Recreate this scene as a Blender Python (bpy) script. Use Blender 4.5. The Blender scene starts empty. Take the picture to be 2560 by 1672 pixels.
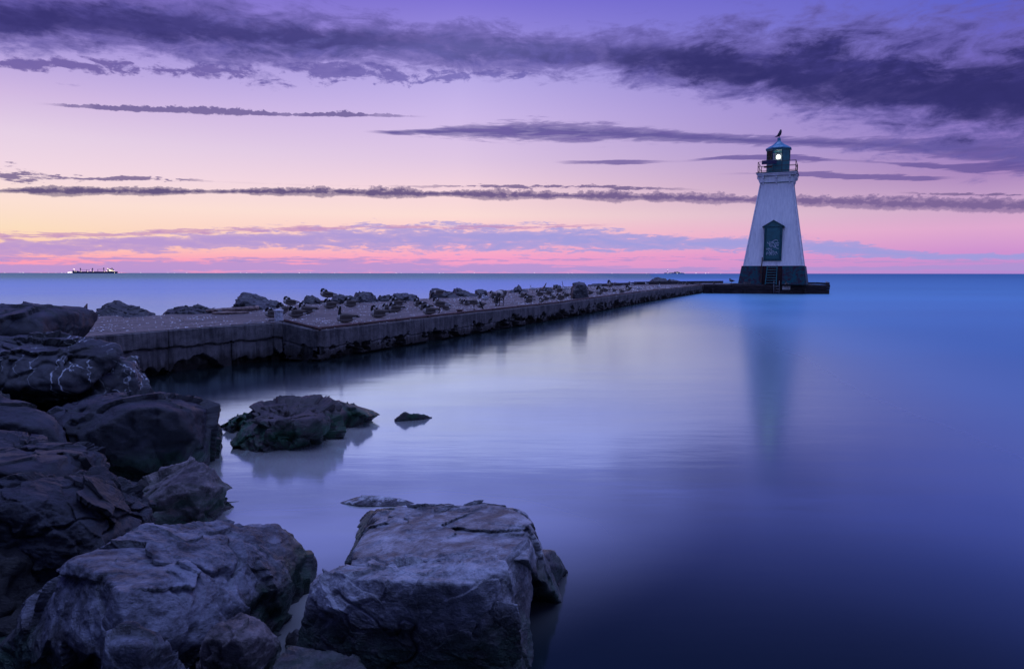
import bpy, bmesh, math, random
import numpy as np
from mathutils import Matrix, Vector

S = bpy.context.scene
COL = S.collection
rad = math.radians

# ------------------------------------------------------------------ camera
F = 1706.7                      # focal length in photograph pixels (24 mm on 36 mm)
PITCH, ROLL, CAM_H = rad(5.11), rad(0.055), 2.3
cam_data = bpy.data.cameras.new("camera")
cam_data.lens = 24.0
cam_data.sensor_width = 36.0
cam_data.clip_start = 0.05
cam_data.clip_end = 90000
cam = bpy.data.objects.new("camera", cam_data)
COL.objects.link(cam)
CAM_ROT = Matrix.Rotation(math.pi / 2 - PITCH, 4, 'X') @ Matrix.Rotation(ROLL, 4, 'Z')
cam.matrix_world = Matrix.Translation((0, 0, CAM_H)) @ CAM_ROT
S.camera = cam
R3 = np.array(CAM_ROT.to_3x3())


def ray(px, py):
    return R3 @ np.array([(px - 1280) / F, (836 - py) / F, -1.0])


def pt(px, py, z=None, Y=None):
    """world point seen at a photograph pixel, on the level z or at the distance Y"""
    d = ray(px, py)
    k = (z - CAM_H) / d[2] if z is not None else Y / d[1]
    return np.array([0, 0, CAM_H]) + d * k


# ------------------------------------------------------------------ exposure
S.view_settings.view_transform = 'Standard'
S.view_settings.look = 'None'
S.view_settings.gamma = 1.0
S.view_settings.exposure = 0.0
S.render.engine = 'CYCLES'
S.cycles.max_bounces = 6
S.cycles.diffuse_bounces = 3
S.cycles.glossy_bounces = 4
S.cycles.transparent_max_bounces = 8
S.cycles.sample_clamp_indirect = 4.0
S.cycles.use_denoising = True
S.cycles.caustics_reflective = False
S.cycles.caustics_refractive = False


def lin(r, g, b, k=1.0):
    f = lambda c: ((c / 255 + 0.055) / 1.055) ** 2.4 if c > 10 else c / 255 / 12.92
    return (f(r) * k, f(g) * k, f(b) * k, 1.0)


# ------------------------------------------------------------------ node arithmetic
class V:
    """a float socket with arithmetic"""
    def __init__(s, t, sock):
        s.t, s.s = t, sock

    def _m(s, op, *a, clamp=False):
        n = s.t.nodes.new('ShaderNodeMath')
        n.operation = op
        n.use_clamp = clamp
        for i, x in enumerate((s,) + a):
            if isinstance(x, V):
                s.t.links.new(x.s, n.inputs[i])
            else:
                n.inputs[i].default_value = x
        return V(s.t, n.outputs[0])

    def __add__(s, o): return s._m('ADD', o)
    def __sub__(s, o): return s._m('SUBTRACT', o)
    def __mul__(s, o): return s._m('MULTIPLY', o)
    def __truediv__(s, o): return s._m('DIVIDE', o)
    def __radd__(s, o): return s + o
    def __rmul__(s, o): return s * o
    def __rsub__(s, o): return (s * -1.0) + o
    def abs(s): return s._m('ABSOLUTE')
    def sqrt(s): return s._m('SQRT')
    def max(s, o): return s._m('MAXIMUM', o)
    def min(s, o): return s._m('MINIMUM', o)
    def pow(s, o): return s._m('POWER', o)
    def clamp(s): return s._m('ADD', 0.0, clamp=True)

    def step(s, lo, hi, a=0.0, b=1.0, smooth=True):
        n = s.t.nodes.new('ShaderNodeMapRange')
        n.interpolation_type = 'SMOOTHSTEP' if smooth else 'LINEAR'
        s.t.links.new(s.s, n.inputs[0])
        for i, x in enumerate((lo, hi, a, b)):
            n.inputs[i + 1].default_value = x
        return V(s.t, n.outputs[0])


def combine(t, x, y, z):
    n = t.nodes.new('ShaderNodeCombineXYZ')
    for i, q in enumerate((x, y, z)):
        if isinstance(q, V):
            t.links.new(q.s, n.inputs[i])
        else:
            n.inputs[i].default_value = q
    return n.outputs[0]


def separate(t, sock):
    n = t.nodes.new('ShaderNodeSeparateXYZ')
    t.links.new(sock, n.inputs[0])
    return [V(t, o) for o in n.outputs]


def noise(t, vec, scale=1.0, detail=5.0, rough=0.55, dist=0.0, lac=2.0):
    n = t.nodes.new('ShaderNodeTexNoise')
    n.inputs['Scale'].default_value = scale
    n.inputs['Detail'].default_value = detail
    n.inputs['Roughness'].default_value = rough
    n.inputs['Distortion'].default_value = dist
    n.inputs['Lacunarity'].default_value = lac
    t.links.new(vec, n.inputs['Vector'])
    return V(t, n.outputs['Fac'])


def mixc(t, fac, a, b, blend='MIX'):
    n = t.nodes.new('ShaderNodeMix')
    n.data_type = 'RGBA'
    n.blend_type = blend
    for i, q in ((0, fac), (6, a), (7, b)):
        if isinstance(q, V):
            t.links.new(q.s, n.inputs[i])
        elif isinstance(q, bpy.types.NodeSocket):
            t.links.new(q, n.inputs[i])
        else:
            n.inputs[i].default_value = q
    return n.outputs[2]


def ramp(t, fac, stops, interp='LINEAR'):
    n = t.nodes.new('ShaderNodeValToRGB')
    n.color_ramp.interpolation = interp
    e = n.color_ramp.elements
    while len(e) < len(stops):
        e.new(0.5)
    for i, (p, c) in enumerate(stops):
        e[i].position = p
        e[i].color = c
    t.links.new(fac.s, n.inputs[0])
    return n.outputs[0]


def curve(t, fac, pts):
    n = t.nodes.new('ShaderNodeFloatCurve')
    c = n.mapping.curves[0]
    while len(c.points) < len(pts):
        c.points.new(0.5, 0.5)
    for p, (x, y) in zip(c.points, pts):
        p.location = (min(max(x, 0), 1), y)
        p.handle_type = 'AUTO_CLAMPED'
    n.mapping.update()
    t.links.new(fac.s, n.inputs[1])
    return V(t, n.outputs[0])


# ------------------------------------------------------------------ world: dusk sky
W = bpy.data.worlds.new("World")
S.world = W
W.use_nodes = True
wt = W.node_tree
wt.nodes.clear()
wo = wt.nodes.new('ShaderNodeOutputWorld')
bg = wt.nodes.new('ShaderNodeBackground')
wt.links.new(bg.outputs[0], wo.inputs[0])
tc = wt.nodes.new('ShaderNodeTexCoord')
dx, dy, dz = separate(wt, tc.outputs['Generated'])
rxy = (dx * dx + dy * dy).sqrt().max(1e-4)
T = dz / rxy                                     # tangent of the elevation
AZ = dx._m('ARCTAN2', dy)                        # 0 straight ahead, + to the right
EL = T._m('ARCTANGENT')
Sc = (EL.max(0.0) / (math.pi / 2)).sqrt()


def dirof(px, py):
    d = ray(px, py)
    return math.atan2(d[0], d[1]), d[2] / math.hypot(d[0], d[1])


def sc(px, py):
    return math.sqrt(max(math.atan(dirof(px, py)[1]), 0) / (math.pi / 2))


def column(px, rows, above):
    st = [(0.0, lin(*rows[-1][1]))]
    for py, c in reversed(rows):
        st.append((max(sc(px, py), 0.001), lin(*c)))
    for el, c in above:
        st.append((math.sqrt(el / 90), lin(*c)))
    return ramp(wt, Sc, st)


ABOVE = [(30, (88, 88, 190)), (50, (68, 74, 172)), (90, (58, 68, 160))]
c_left = column(60, [(0, (132, 112, 202)), (130, (178, 160, 222)), (230, (208, 184, 226)), (330, (230, 208, 230)), (420, (242, 216, 228)),
                     (500, (252, 224, 212)), (570, (252, 222, 192)), (610, (254, 206, 182)), (650, (255, 160, 182)), (683, (226, 150, 200))], ABOVE)
c_mid = column(1150, [(0, (128, 116, 214)), (110, (158, 145, 222)), (200, (186, 172, 232)), (290, (206, 186, 234)), (400, (224, 199, 228)),
                      (470, (244, 212, 222)), (540, (252, 220, 214)), (600, (252, 184, 200)), (645, (248, 162, 200)), (683, (212, 150, 206))], ABOVE)
c_right = column(2450, [(0, (92, 96, 200)), (150, (116, 104, 196)), (330, (142, 120, 196)), (430, (166, 132, 190)), (520, (206, 168, 204)),
                        (570, (222, 168, 208)), (630, (206, 146, 208)), (683, (176, 138, 210))], ABOVE)
c_back = ramp(wt, Sc, [(0, lin(168, 190, 255)), (0.33, lin(164, 186, 255)), (0.5, lin(158, 182, 255)), (0.62, lin(92, 106, 206)), (0.8, lin(64, 74, 170)), (1, lin(58, 68, 160))])
azl, azm, azr = dirof(60, 600)[0], dirof(1150, 600)[0], dirof(2450, 600)[0]
base = mixc(wt, AZ.step(azl, azm, smooth=False), c_left, c_mid)
base = mixc(wt, AZ.step(azm, azr, smooth=False), base, c_right)
base = mixc(wt, AZ.abs().step(rad(48), rad(120)), base, c_back)

A0, A1 = rad(-60), rad(60)
AN = AZ.step(A0, A1, smooth=False)               # -60..60 degrees mapped to 0..1
TMAX = 0.7


def bandmask(points, fx, fy, amp, lo, hi, seed, detail=6, rough=0.6, dist=0.4, flat=False, vary=0.0):
    """points: (px, centre y, half thickness) in the photograph, turned into sky directions"""
    cs, hs = [], []
    for px, yc, h in points:
        a, t = dirof(px, yc)
        th = abs(dirof(px, yc - h)[1] - dirof(px, yc + h)[1]) / 2 if h > 0 else 0.0005
        u = (a - A0) / (A1 - A0)
        cs.append((u, t / TMAX))
        hs.append((u, th / 0.15))
    c = curve(wt, AN, cs) * TMAX
    h = curve(wt, AN, hs) * 0.15
    vec = combine(wt, AZ * fx, T * fy, seed)
    n = noise(wt, vec, 1.0, detail, rough, dist)
    n2 = noise(wt, combine(wt, AZ * fx * 3.1, T * fy * 2.3, seed + 5.0), 1.0, 5, 0.65, 0.2)
    if vary:
        hn = noise(wt, combine(wt, AZ * (fx * 0.13), 0.0, seed + 2.0), 1.0, 3, 0.6)
        h = h * hn.step(0.3, 0.7, 1 - vary, 1 + vary)
    q = (T - c) / h.max(0.0006)
    if flat:
        amp = q.step(-1.0, 0.3, amp * 0.35, amp)
    m = 1.0 - q.abs()
    w = m.max(-1.5) + (n * 0.7 + n2 * 0.3 - 0.5) * amp * 2.0
    bandmask.core = w.step((lo + hi) / 2, hi + 0.75)
    return w.step(lo, hi) * h.step(0.0012, 0.0035), n


col = base
# thin high veil, broken, all over the sky above the frame
veil = noise(wt, combine(wt, dx / (dz + 0.12).max(0.05), dy / (dz + 0.12).max(0.05), 3.3), 1.1, 6, 0.6, 0.5)
vm = (veil.step(0.50, 0.68) * T.step(0.42, 0.6)) * 0.75
col = mixc(wt, vm, col, lin(72, 68, 140))
# low lavender bank over the horizon, with pink breaks
mh, nh = bandmask([(-500, 612, 40), (0, 622, 28), (300, 606, 26), (480, 603, 26), (800, 596, 32), (1100, 596, 38), (1350, 598, 36), (1600, 606, 26), (1900, 612, 22),
                   (2100, 620, 24), (2250, 636, 12), (2400, 642, 9), (2560, 642, 9), (3000, 640, 12)],
                  22, 120, 2.1, 0.0, 0.45, 4.1, 6, 0.62, 0.6)
col = mixc(wt, mh * bandmask.core.step(0, 1, 0.8, 0.96), col, mixc(wt, AZ.step(-0.7, 0.2), lin(186, 150, 208), lin(158, 156, 220)))
mh2, _ = bandmask([(-500, 668, 14), (0, 670, 13), (400, 668, 15), (900, 668, 17), (1150, 670, 14), (1500, 674, 9), (1800, 676, 6), (2100, 672, 6), (2560, 668, 8), (3000, 668, 8)],
                  18, 190, 2.4, -0.15, 0.45, 9.2, 5, 0.6, 0.5)
col = mixc(wt, mh2 * 0.8, col, lin(172, 148, 212))
mh3, _ = bandmask([(0, 648, 12), (700, 648, 10), (1200, 650, 9), (1700, 648, 9), (2200, 655, 8), (2560, 655, 8)], 26, 420, 3.2, 0.55, 1.15, 2.2, 4, 0.55, 0.4)
col = mixc(wt, mh3 * 0.75, col, lin(176, 146, 208))
mh4, _ = bandmask([(-400, 575, 14), (0, 590, 16), (200, 588, 12), (450, 580, 10), (900, 568, 8), (1400, 566, 6), (1600, 560, 2), (2560, 560, 1)],
                  20, 300, 2.8, 0.35, 0.8, 6.4, 5, 0.6, 0.4)
col = mixc(wt, mh4 * 0.75, col, lin(196, 146, 190))
# long dark roll of cloud
mg, ng = bandmask([(-600, 470, 11), (0, 477, 10.5), (300, 478, 10), (500, 479, 9), (700, 479, 11), (1000, 483, 11), (1300, 488, 12), (1600, 492, 13), (1850, 499, 13), (2100, 505, 13), (2560, 515, 14), (3100, 525, 12)],
                  70, 130, 1.8, -0.02, 0.26, 1.7, 7, 0.64, 0.3, flat=True, vary=0.6)
col = mixc(wt, mg * bandmask.core.step(0, 1, 0.6, 0.96), col, mixc(wt, AZ.step(-0.5, 0.6), lin(88, 74, 122), lin(120, 98, 150)))
# scraps at the left and mid heights
mf, _ = bandmask([(-500, 430, 28), (0, 432, 26), (90, 440, 16), (200, 447, 9), (420, 447, 7), (560, 455, 3), (900, 465, 3), (1250, 466, 6), (1450, 466, 8), (1650, 472, 5), (1800, 476, 2), (2200, 480, 2), (2300, 484, 5), (2560, 488, 7)],
                 38, 190, 2.9, 0.30, 0.78, 5.5, 6, 0.6, 0.3)
col = mixc(wt, mf * 0.85, col, lin(104, 86, 138))
mc, _ = bandmask([(40, 256, 1), (100, 260, 5), (200, 266, 8), (330, 272, 13), (470, 276, 14), (600, 281, 9), (720, 287, 4), (840, 286, 6), (960, 289, 6), (1060, 292, 3), (1200, 300, 1), (2560, 300, 1)],
                 70, 95, 2.3, 0.10, 0.5, 7.7, 7, 0.64, 0.3, flat=True, vary=0.4)
col = mixc(wt, mc * 0.85, col, lin(100, 86, 146))
md, nd = bandmask([(880, 328, 1), (960, 331, 5), (1080, 330, 13), (1200, 328, 20), (1330, 329, 25), (1500, 333, 22), (1700, 342, 17), (1850, 350, 14), (2050, 357, 14), (2200, 362, 18), (2350, 370, 26), (2560, 385, 40), (3000, 400, 50)],
                  13, 130, 1.8, -0.15, 0.40, 2.9, 7, 0.62, 0.6, vary=0.2)
col = mixc(wt, md * bandmask.core.step(0, 1, 0.65, 0.95), col, mixc(wt, nd.step(0.35, 0.7), lin(88, 80, 148), lin(106, 90, 160)))
me, _ = bandmask([(1350, 405, 1), (1450, 406, 5), (1560, 405, 6), (1700, 404, 3), (1780, 396, 6), (2000, 396, 8), (2120, 402, 4), (2250, 410, 6), (2400, 420, 12), (2560, 420, 16), (3000, 420, 16)],
                 12, 180, 1.9, 0.1, 0.5, 8.1, 5, 0.55, 0.5)
col = mixc(wt, me * 0.8, col, lin(100, 84, 154))
me2, _ = bandmask([(1650, 440, 1), (1880, 434, 4), (2000, 434, 7), (2150, 442, 9), (2300, 444, 8), (2400, 446, 3), (2560, 450, 3)], 16, 220, 1.9, 0.15, 0.5, 3.1, 5, 0.55, 0.4)
col = mixc(wt, me2 * 0.8, col, lin(106, 88, 156))
# puffs under the big band
mb, _ = bandmask([(-400, 150, 22), (0, 158, 20), (150, 160, 28), (300, 168, 28), (400, 175, 26), (520, 180, 30), (700, 178, 40), (850, 180, 40), (950, 190, 36), (1100, 190, 24), (1200, 185, 20), (1300, 185, 16), (1400, 185, 8), (1500, 185, 0), (2560, 190, 0)],
                 26, 62, 2.6, 0.42, 0.95, 6.8, 7, 0.6, 0.6)
col = mixc(wt, mb * 0.9, col, mixc(wt, AZ.step(-0.6, 0.1), lin(108, 92, 162), lin(120, 112, 186)))
# the big band of cloud across the top
BP = [(-900, 40, 120), (0, 40, 84), (250, 50, 84), (450, 66, 80), (700, 92, 70), (900, 108, 56), (1100, 116, 50), (1280, 130, 52), (1450, 135, 56), (1650, 140, 66), (1850, 160, 92), (2050, 172, 118),
      (2250, 190, 140), (2560, 200, 172), (3300, 190, 180)]
ma, na = bandmask(BP, 13, 36, 2.1, -0.45, 0.30, 3.7, 8, 0.64, 0.6)
coreA = bandmask.core
nb = noise(wt, combine(wt, AZ * 9, T * 20, 8.8), 1.0, 7, 0.6, 0.5)
nc = noise(wt, combine(wt, AZ * 34, T * 58, 1.8), 1.0, 7, 0.62, 0.4)
dark = mixc(wt, (nb * 0.6 + nc * 0.4).step(0.42, 0.62), mixc(wt, AZ.step(0.1, 0.5), lin(56, 52, 114), lin(44, 43, 102)), mixc(wt, AZ.step(0.1, 0.5), lin(92, 84, 162), lin(62, 58, 128)))
glow = (1.0 - (AZ + 0.12).abs() / 0.42).clamp() * (1.0 - (T - dirof(1280, 118)[1]).abs() / 0.06).clamp()
dark = mixc(wt, glow * 0.65, dark, lin(118, 116, 190))
topthin = 1.0 - AZ.step(0.45, 0.85) * T.step(0.30, 0.42) * nc.step(0.40, 0.60) * 0.75
col = mixc(wt, ma * topthin * coreA.step(0, 1, 0.72, 0.97), col, mixc(wt, coreA, lin(104, 94, 168), dark))
mk, _ = bandmask([(1100, 118, 26), (1250, 122, 30), (1500, 140, 34), (1750, 165, 44), (2000, 200, 52), (2250, 230, 66), (2560, 250, 84), (3200, 260, 90)], 12, 34, 1.6, -0.1, 0.8, 5.9, 7, 0.58, 0.6)
col = mixc(wt, mk * AZ.step(0.0, 0.32) * 0.85, col, lin(50, 48, 108))
ml, _ = bandmask([(-800, 50, 60), (0, 55, 46), (350, 66, 42), (700, 88, 36), (950, 100, 30), (1200, 110, 26), (1500, 115, 22), (2560, 100, 0)], 13, 36, 1.9, -0.1, 0.8, 7.2, 7, 0.6, 0.6)
col = mixc(wt, ml * AZ.step(0.02, -0.32) * 0.75, col, lin(56, 52, 114))
# below the horizon (hidden by the water)
col = mixc(wt, T.step(-0.02, -0.001), lin(30, 34, 80), col)
wt.links.new(col, bg.inputs[0])
bg.inputs[1].default_value = 1.0
W.cycles.sampling_method = 'MANUAL'
W.cycles.sample_map_resolution = 1024

# broad overhead lamp added to brighten upward faces (the sun itself is below the horizon)
sun_data = bpy.data.lights.new("overhead_fill", 'SUN')
sun_data.energy = 2.9
sun_data.angle = rad(50)
sun_data.color = (0.36, 0.47, 1.0)
sun = bpy.data.objects.new("overhead_fill", sun_data)
sun.rotation_euler = (rad(-3), rad(8), 0)
sun.location = (0, 0, 30)
COL.objects.link(sun)

# ------------------------------------------------------------------ materials


def material(name, rough=0.8, metal=0.0, ior=1.45, spec=0.3):
    m = bpy.data.materials.new(name)
    m.use_nodes = True
    t = m.node_tree
    p = t.nodes['Principled BSDF']
    p.inputs['Roughness'].default_value = rough
    p.inputs['Metallic'].default_value = metal
    p.inputs['Specular IOR Level'].default_value = spec
    return m, t, p


def plain(name, c1, c2, scale=6.0, rough=0.7, bump=0.15, metal=0.0, spec=0.3, detail=5, stretch=(1, 1, 1), space='obj'):
    m, t, p = material(name, rough, metal, spec=spec)
    if space == 'obj':
        vec = t.nodes.new('ShaderNodeTexCoord').outputs['Object']
    else:
        vec = t.nodes.new('ShaderNodeNewGeometry').outputs['Position']
    x, y, z = separate(t, vec)
    v = combine(t, x * stretch[0], y * stretch[1], z * stretch[2])
    n = noise(t, v, scale, detail, 0.6)
    c = mixc(t, n.step(0.35, 0.65), c1, c2)
    t.links.new(c, p.inputs['Base Color'])
    if bump:
        b = t.nodes.new('ShaderNodeBump')
        b.inputs['Strength'].default_value = bump
        b.inputs['Distance'].default_value = 0.02
        t.links.new(n.s, b.inputs['Height'])
        t.links.new(b.outputs[0], p.inputs['Normal'])
    return m


def g3(r, g, b):
    return (r, g, b, 1)


def rock_material(name, dark, light, vein=0.0, rust=0.35, moss=0.6, scale=1.0, wet=0.22, offset=0.0):
    m, t, p = material(name, 0.6, spec=0.35)
    geo = t.nodes.new('ShaderNodeNewGeometry')
    px_, py_, pz_ = separate(t, geo.outputs['Position'])
    _, _, nz = separate(t, geo.outputs['Normal'])
    v = combine(t, (px_ + offset) * scale, (py_ - px_ * 0.2) * scale, (pz_ + px_ * 0.15) * scale * 1.5)
    big = noise(t, v, 1.3, 6, 0.6, 0.6)
    mid = noise(t, v, 7.0, 8, 0.68, 0.3)
    fine = noise(t, v, 60.0, 5, 0.75)
    streak = noise(t, combine(t, (px_ + offset) * 9 * scale, (py_ - px_ * 0.5) * 12 * scale, (pz_ + px_ * 0.3) * 30 * scale), 1.0, 7, 0.72, 0.8)
    f = (big * 0.35 + mid * 0.5 + streak * 0.2 + fine * 0.18 - 0.115).step(0.38, 0.66)
    c = mixc(t, f, dark, light)
    c = mixc(t, fine.step(0.60, 0.76) * 0.35, c, g3(light[0] * 1.35, light[1] * 1.35, light[2] * 1.35))
    c = mixc(t, fine.step(0.42, 0.30) * 0.6, c, g3(dark[0] * .5, dark[1] * .5, dark[2] * .5))
    if rust:
        r1 = noise(t, v, 2.6, 6, 0.65, 0.8)
        c = mixc(t, (r1 * 0.7 + mid * 0.3).step(0.58, 0.70) * rust, c, g3(0.17, 0.075, 0.04))
    if vein:
        w = t.nodes.new('ShaderNodeTexVoronoi')
        w.feature = 'DISTANCE_TO_EDGE'
        w.inputs['Scale'].default_value = 2.3
        nz2 = noise(t, v, 2.0, 4, 0.6)
        t.links.new(combine(t, px_ * 2.0 + pz_ * 1.0 + nz2 * 0.9, py_ * 0.3 + nz2 * 0.4, (pz_ - px_ * 0.4) * 0.5 + nz2 * 0.5), w.inputs['Vector'])
        vv = V(t, w.outputs['Distance'])
        c = mixc(t, vv.step(0.022, 0.003) * mid.step(0.36, 0.50) * px_.step(-6.9, -6.3) * px_.step(-5.2, -5.6) * big.step(0.36, 0.52) * vein, c, g3(0.45, 0.48, 0.52))
    edge = (pz_ + (mid - 0.5) * 0.22)
    wet_shade = edge.step(wet, wet * 0.62)  # damp at the waterline; set high, it paints shade onto the sides
    c = mixc(t, wet_shade * 0.85, c, mixc(t, mid.step(0.35, 0.65), g3(0.008, 0.007, 0.008), g3(0.04, 0.036, 0.038)))
    if moss:
        mm = noise(t, v, 4.0, 6, 0.7)
        c = mixc(t, (edge.step(0.42, 0.20) * edge.step(-0.02, 0.06)) * mm.step(0.40, 0.55) * moss, c, g3(0.012, 0.055, 0.028))
    t.links.new(c, p.inputs['Base Color'])
    rg = wet_shade.step(0.0, 1.0, 0.50, 0.30)
    t.links.new((rg + (mid - 0.5) * 0.3).s, p.inputs['Roughness'])
    b = t.nodes.new('ShaderNodeBump')
    b.inputs['Strength'].default_value = 0.85
    b.inputs['Distance'].default_value = 0.035
    t.links.new((mid * 0.7 + streak * 0.2 + fine * 0.5).s, b.inputs['Height'])
    t.links.new(b.outputs[0], p.inputs['Normal'])
    return m


M_rock = rock_material("rock_grey", g3(0.006, 0.006, 0.009), g3(0.031, 0.034, 0.046), rust=0.2)
M_rock_shade = rock_material('rock_shade', g3(0.004, 0.004, 0.005), g3(0.016, 0.016, 0.02), rust=0, moss=0, offset=7.0)  # near black: the shade of the gaps put into the rock colour
M_rock_light = rock_material("rock_pale", g3(0.05, 0.05, 0.056), g3(0.36, 0.37, 0.42), rust=0.2, moss=0.5, wet=0.52, offset=4.0)  # band raised above the damp line to paint the shaded sides dark
M_rock_slab = rock_material("rock_slab", g3(0.014, 0.014, 0.019), g3(0.21, 0.22, 0.275), rust=0.15, wet=0.50, offset=9.0)  # high band: side shade painted in, beyond the waterline damp
M_rock_vein = rock_material("rock_veined", g3(0.008, 0.008, 0.011), g3(0.045, 0.048, 0.06), vein=1.0, rust=0.1, moss=0)
M_rock_brown = rock_material("rock_brown", g3(0.02, 0.018, 0.019), g3(0.22, 0.19, 0.205), rust=0.5, offset=2.5)
M_rock_water = rock_material("rock_water", g3(0.010, 0.009, 0.010), g3(0.075, 0.060, 0.064), rust=0.5, moss=1.0, wet=0.24, offset=6.0)
M_rock_far = rock_material("rock_far", g3(0.012, 0.012, 0.014), g3(0.06, 0.056, 0.062), rust=0.3, moss=0, wet=0.1, offset=1.0)
M_rock_farlight = rock_material("rock_far_pale", g3(0.015, 0.014, 0.017), g3(0.085, 0.082, 0.095), rust=0.2, moss=0, wet=0.1, offset=3.0)


def water_material():
    m = bpy.data.materials.new("lake_water")
    m.use_nodes = True
    t = m.node_tree
    t.nodes.clear()
    out = t.nodes.new('ShaderNodeOutputMaterial')
    geo = t.nodes.new('ShaderNodeNewGeometry')
    x, y, z = separate(t, geo.outputs['Position'])
    # ripples smoothed by a long exposure: very low, wide undulations
    n1 = noise(t, combine(t, x * 0.22, y * 0.8, 0.0), 1.0, 4, 0.5)
    n2 = noise(t, combine(t, x * 0.012, y * 0.07, 2.0), 1.0, 5, 0.55)
    n3 = noise(t, combine(t, x * 1.2, y * 5.0, 4.0), 1.0, 4, 0.6)
    bump = t.nodes.new('ShaderNodeBump')
    bump.inputs['Strength'].default_value = 0.035
    bump.inputs['Distance'].default_value = 0.25
    t.links.new((n1 + n3 * 0.12).s, bump.inputs['Height'])
    lw = t.nodes.new('ShaderNodeLayerWeight')
    lw.inputs['Blend'].default_value = 0.5
    facing = V(t, lw.outputs['Facing'])             # 1 at grazing
    refl = curve(t, facing, [(0.0, 0.05), (0.40, 0.03), (0.52, 0.055), (0.62, 0.22), (0.72, 0.68), (0.81, 0.94), (0.93, 0.95), (0.98, 0.70), (1.0, 0.38)])
    gl = t.nodes.new('ShaderNodeBsdfGlossy')
    gl.distribution = 'GGX'
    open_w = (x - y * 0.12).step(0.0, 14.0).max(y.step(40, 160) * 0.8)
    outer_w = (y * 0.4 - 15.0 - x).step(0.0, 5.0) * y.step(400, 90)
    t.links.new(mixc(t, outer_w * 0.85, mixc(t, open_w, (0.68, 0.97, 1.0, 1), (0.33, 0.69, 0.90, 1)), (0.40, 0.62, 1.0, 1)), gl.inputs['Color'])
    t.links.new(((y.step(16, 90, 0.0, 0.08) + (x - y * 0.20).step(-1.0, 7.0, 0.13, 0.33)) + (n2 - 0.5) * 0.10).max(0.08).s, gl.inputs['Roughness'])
    t.links.new(bump.outputs[0], gl.inputs['Normal'])
    df = t.nodes.new('ShaderNodeBsdfDiffuse')
    # bright reflected patch painted as pale water colour between shore rocks and breakwater
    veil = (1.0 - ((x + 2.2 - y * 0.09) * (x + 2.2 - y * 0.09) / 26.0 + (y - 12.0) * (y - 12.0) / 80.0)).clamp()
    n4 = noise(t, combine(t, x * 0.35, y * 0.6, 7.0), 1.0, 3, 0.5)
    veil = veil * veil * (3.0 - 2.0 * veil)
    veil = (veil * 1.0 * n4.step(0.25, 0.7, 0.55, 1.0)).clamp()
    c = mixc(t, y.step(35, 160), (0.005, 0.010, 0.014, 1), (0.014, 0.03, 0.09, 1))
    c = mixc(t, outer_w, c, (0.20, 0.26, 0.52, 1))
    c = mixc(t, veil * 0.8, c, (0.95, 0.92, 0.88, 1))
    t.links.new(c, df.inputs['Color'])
    mx = t.nodes.new('ShaderNodeMixShader')
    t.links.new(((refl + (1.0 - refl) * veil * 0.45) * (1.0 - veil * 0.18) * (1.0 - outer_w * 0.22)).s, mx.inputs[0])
    t.links.new(df.outputs[0], mx.inputs[1])
    t.links.new(gl.outputs[0], mx.inputs[2])
    t.links.new(mx.outputs[0], out.inputs[0])
    return m


def deck_material():
    m, t, p = material("weathered_deck", 0.8, spec=0.3)
    geo = t.nodes.new('ShaderNodeNewGeometry')
    x, y, z = separate(t, geo.outputs['Position'])
    along = x * 0.43 + y * 0.9
    across = x * 0.9 - y * 0.43
    n1 = noise(t, combine(t, along * 0.5, across * 2.5, 0), 1.0, 7, 0.6, 0.5)
    n2 = noise(t, combine(t, x, y, 0), 9.0, 6, 0.7)
    n3 = noise(t, combine(t, x, y, 5), 55.0, 3, 0.7)
    c = mixc(t, (n1 * 0.6 + n2 * 0.4).step(0.36, 0.64), g3(0.045, 0.036, 0.034), g3(0.17, 0.135, 0.125))
    c = mixc(t, n2.step(0.62, 0.74) * 0.45, c, g3(0.28, 0.25, 0.24))
    c = mixc(t, n3.step(0.62, 0.7) * 0.5, c, g3(0.05, 0.04, 0.04))
    c = mixc(t, (n1 * 0.5 + noise(t, combine(t, along * 0.15, across * 0.4, 9), 1.0, 5, 0.6) * 0.5).step(0.55, 0.62) * 0.5, c, g3(0.03, 0.026, 0.028))
    t.links.new(c, p.inputs['Base Color'])
    b = t.nodes.new('ShaderNodeBump')
    b.inputs['Strength'].default_value = 0.5
    b.inputs['Distance'].default_value = 0.02
    t.links.new((n2 + n3 * 0.4).s, b.inputs['Height'])
    t.links.new(b.outputs[0], p.inputs['Normal'])
    return m


def concrete_material():
    m, t, p = material("stained_concrete", 0.85, spec=0.2)
    geo = t.nodes.new('ShaderNodeNewGeometry')
    x, y, z = separate(t, geo.outputs['Position'])
    n1 = noise(t, combine(t, x, y, z), 1.6, 6, 0.6)
    n2 = noise(t, combine(t, x * 9, y * 9, z * 1.2), 1.0, 5, 0.65)
    n3 = noise(t, combine(t, x, y, z * 1.5), 34.0, 5, 0.75)
    c = mixc(t, (n1 * 0.5 + n2 * 0.5).step(0.36, 0.66), g3(0.04, 0.037, 0.04), g3(0.15, 0.138, 0.142))
    c = mixc(t, n3.step(0.56, 0.72) * 0.5, c, g3(0.24, 0.22, 0.22))
    zz = z + (n2 - 0.5) * 0.5 + (n1 - 0.5) * 0.3
    c = mixc(t, zz.step(0.42, 0.12) * 0.85, c, g3(0.022, 0.017, 0.016))
    t.links.new(c, p.inputs['Base Color'])
    b = t.nodes.new('ShaderNodeBump')
    b.inputs['Strength'].default_value = 0.6
    b.inputs['Distance'].default_value = 0.03
    t.links.new((n3 + n2 * 0.4).s, b.inputs['Height'])
    t.links.new(b.outputs[0], p.inputs['Normal'])
    return m


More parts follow.
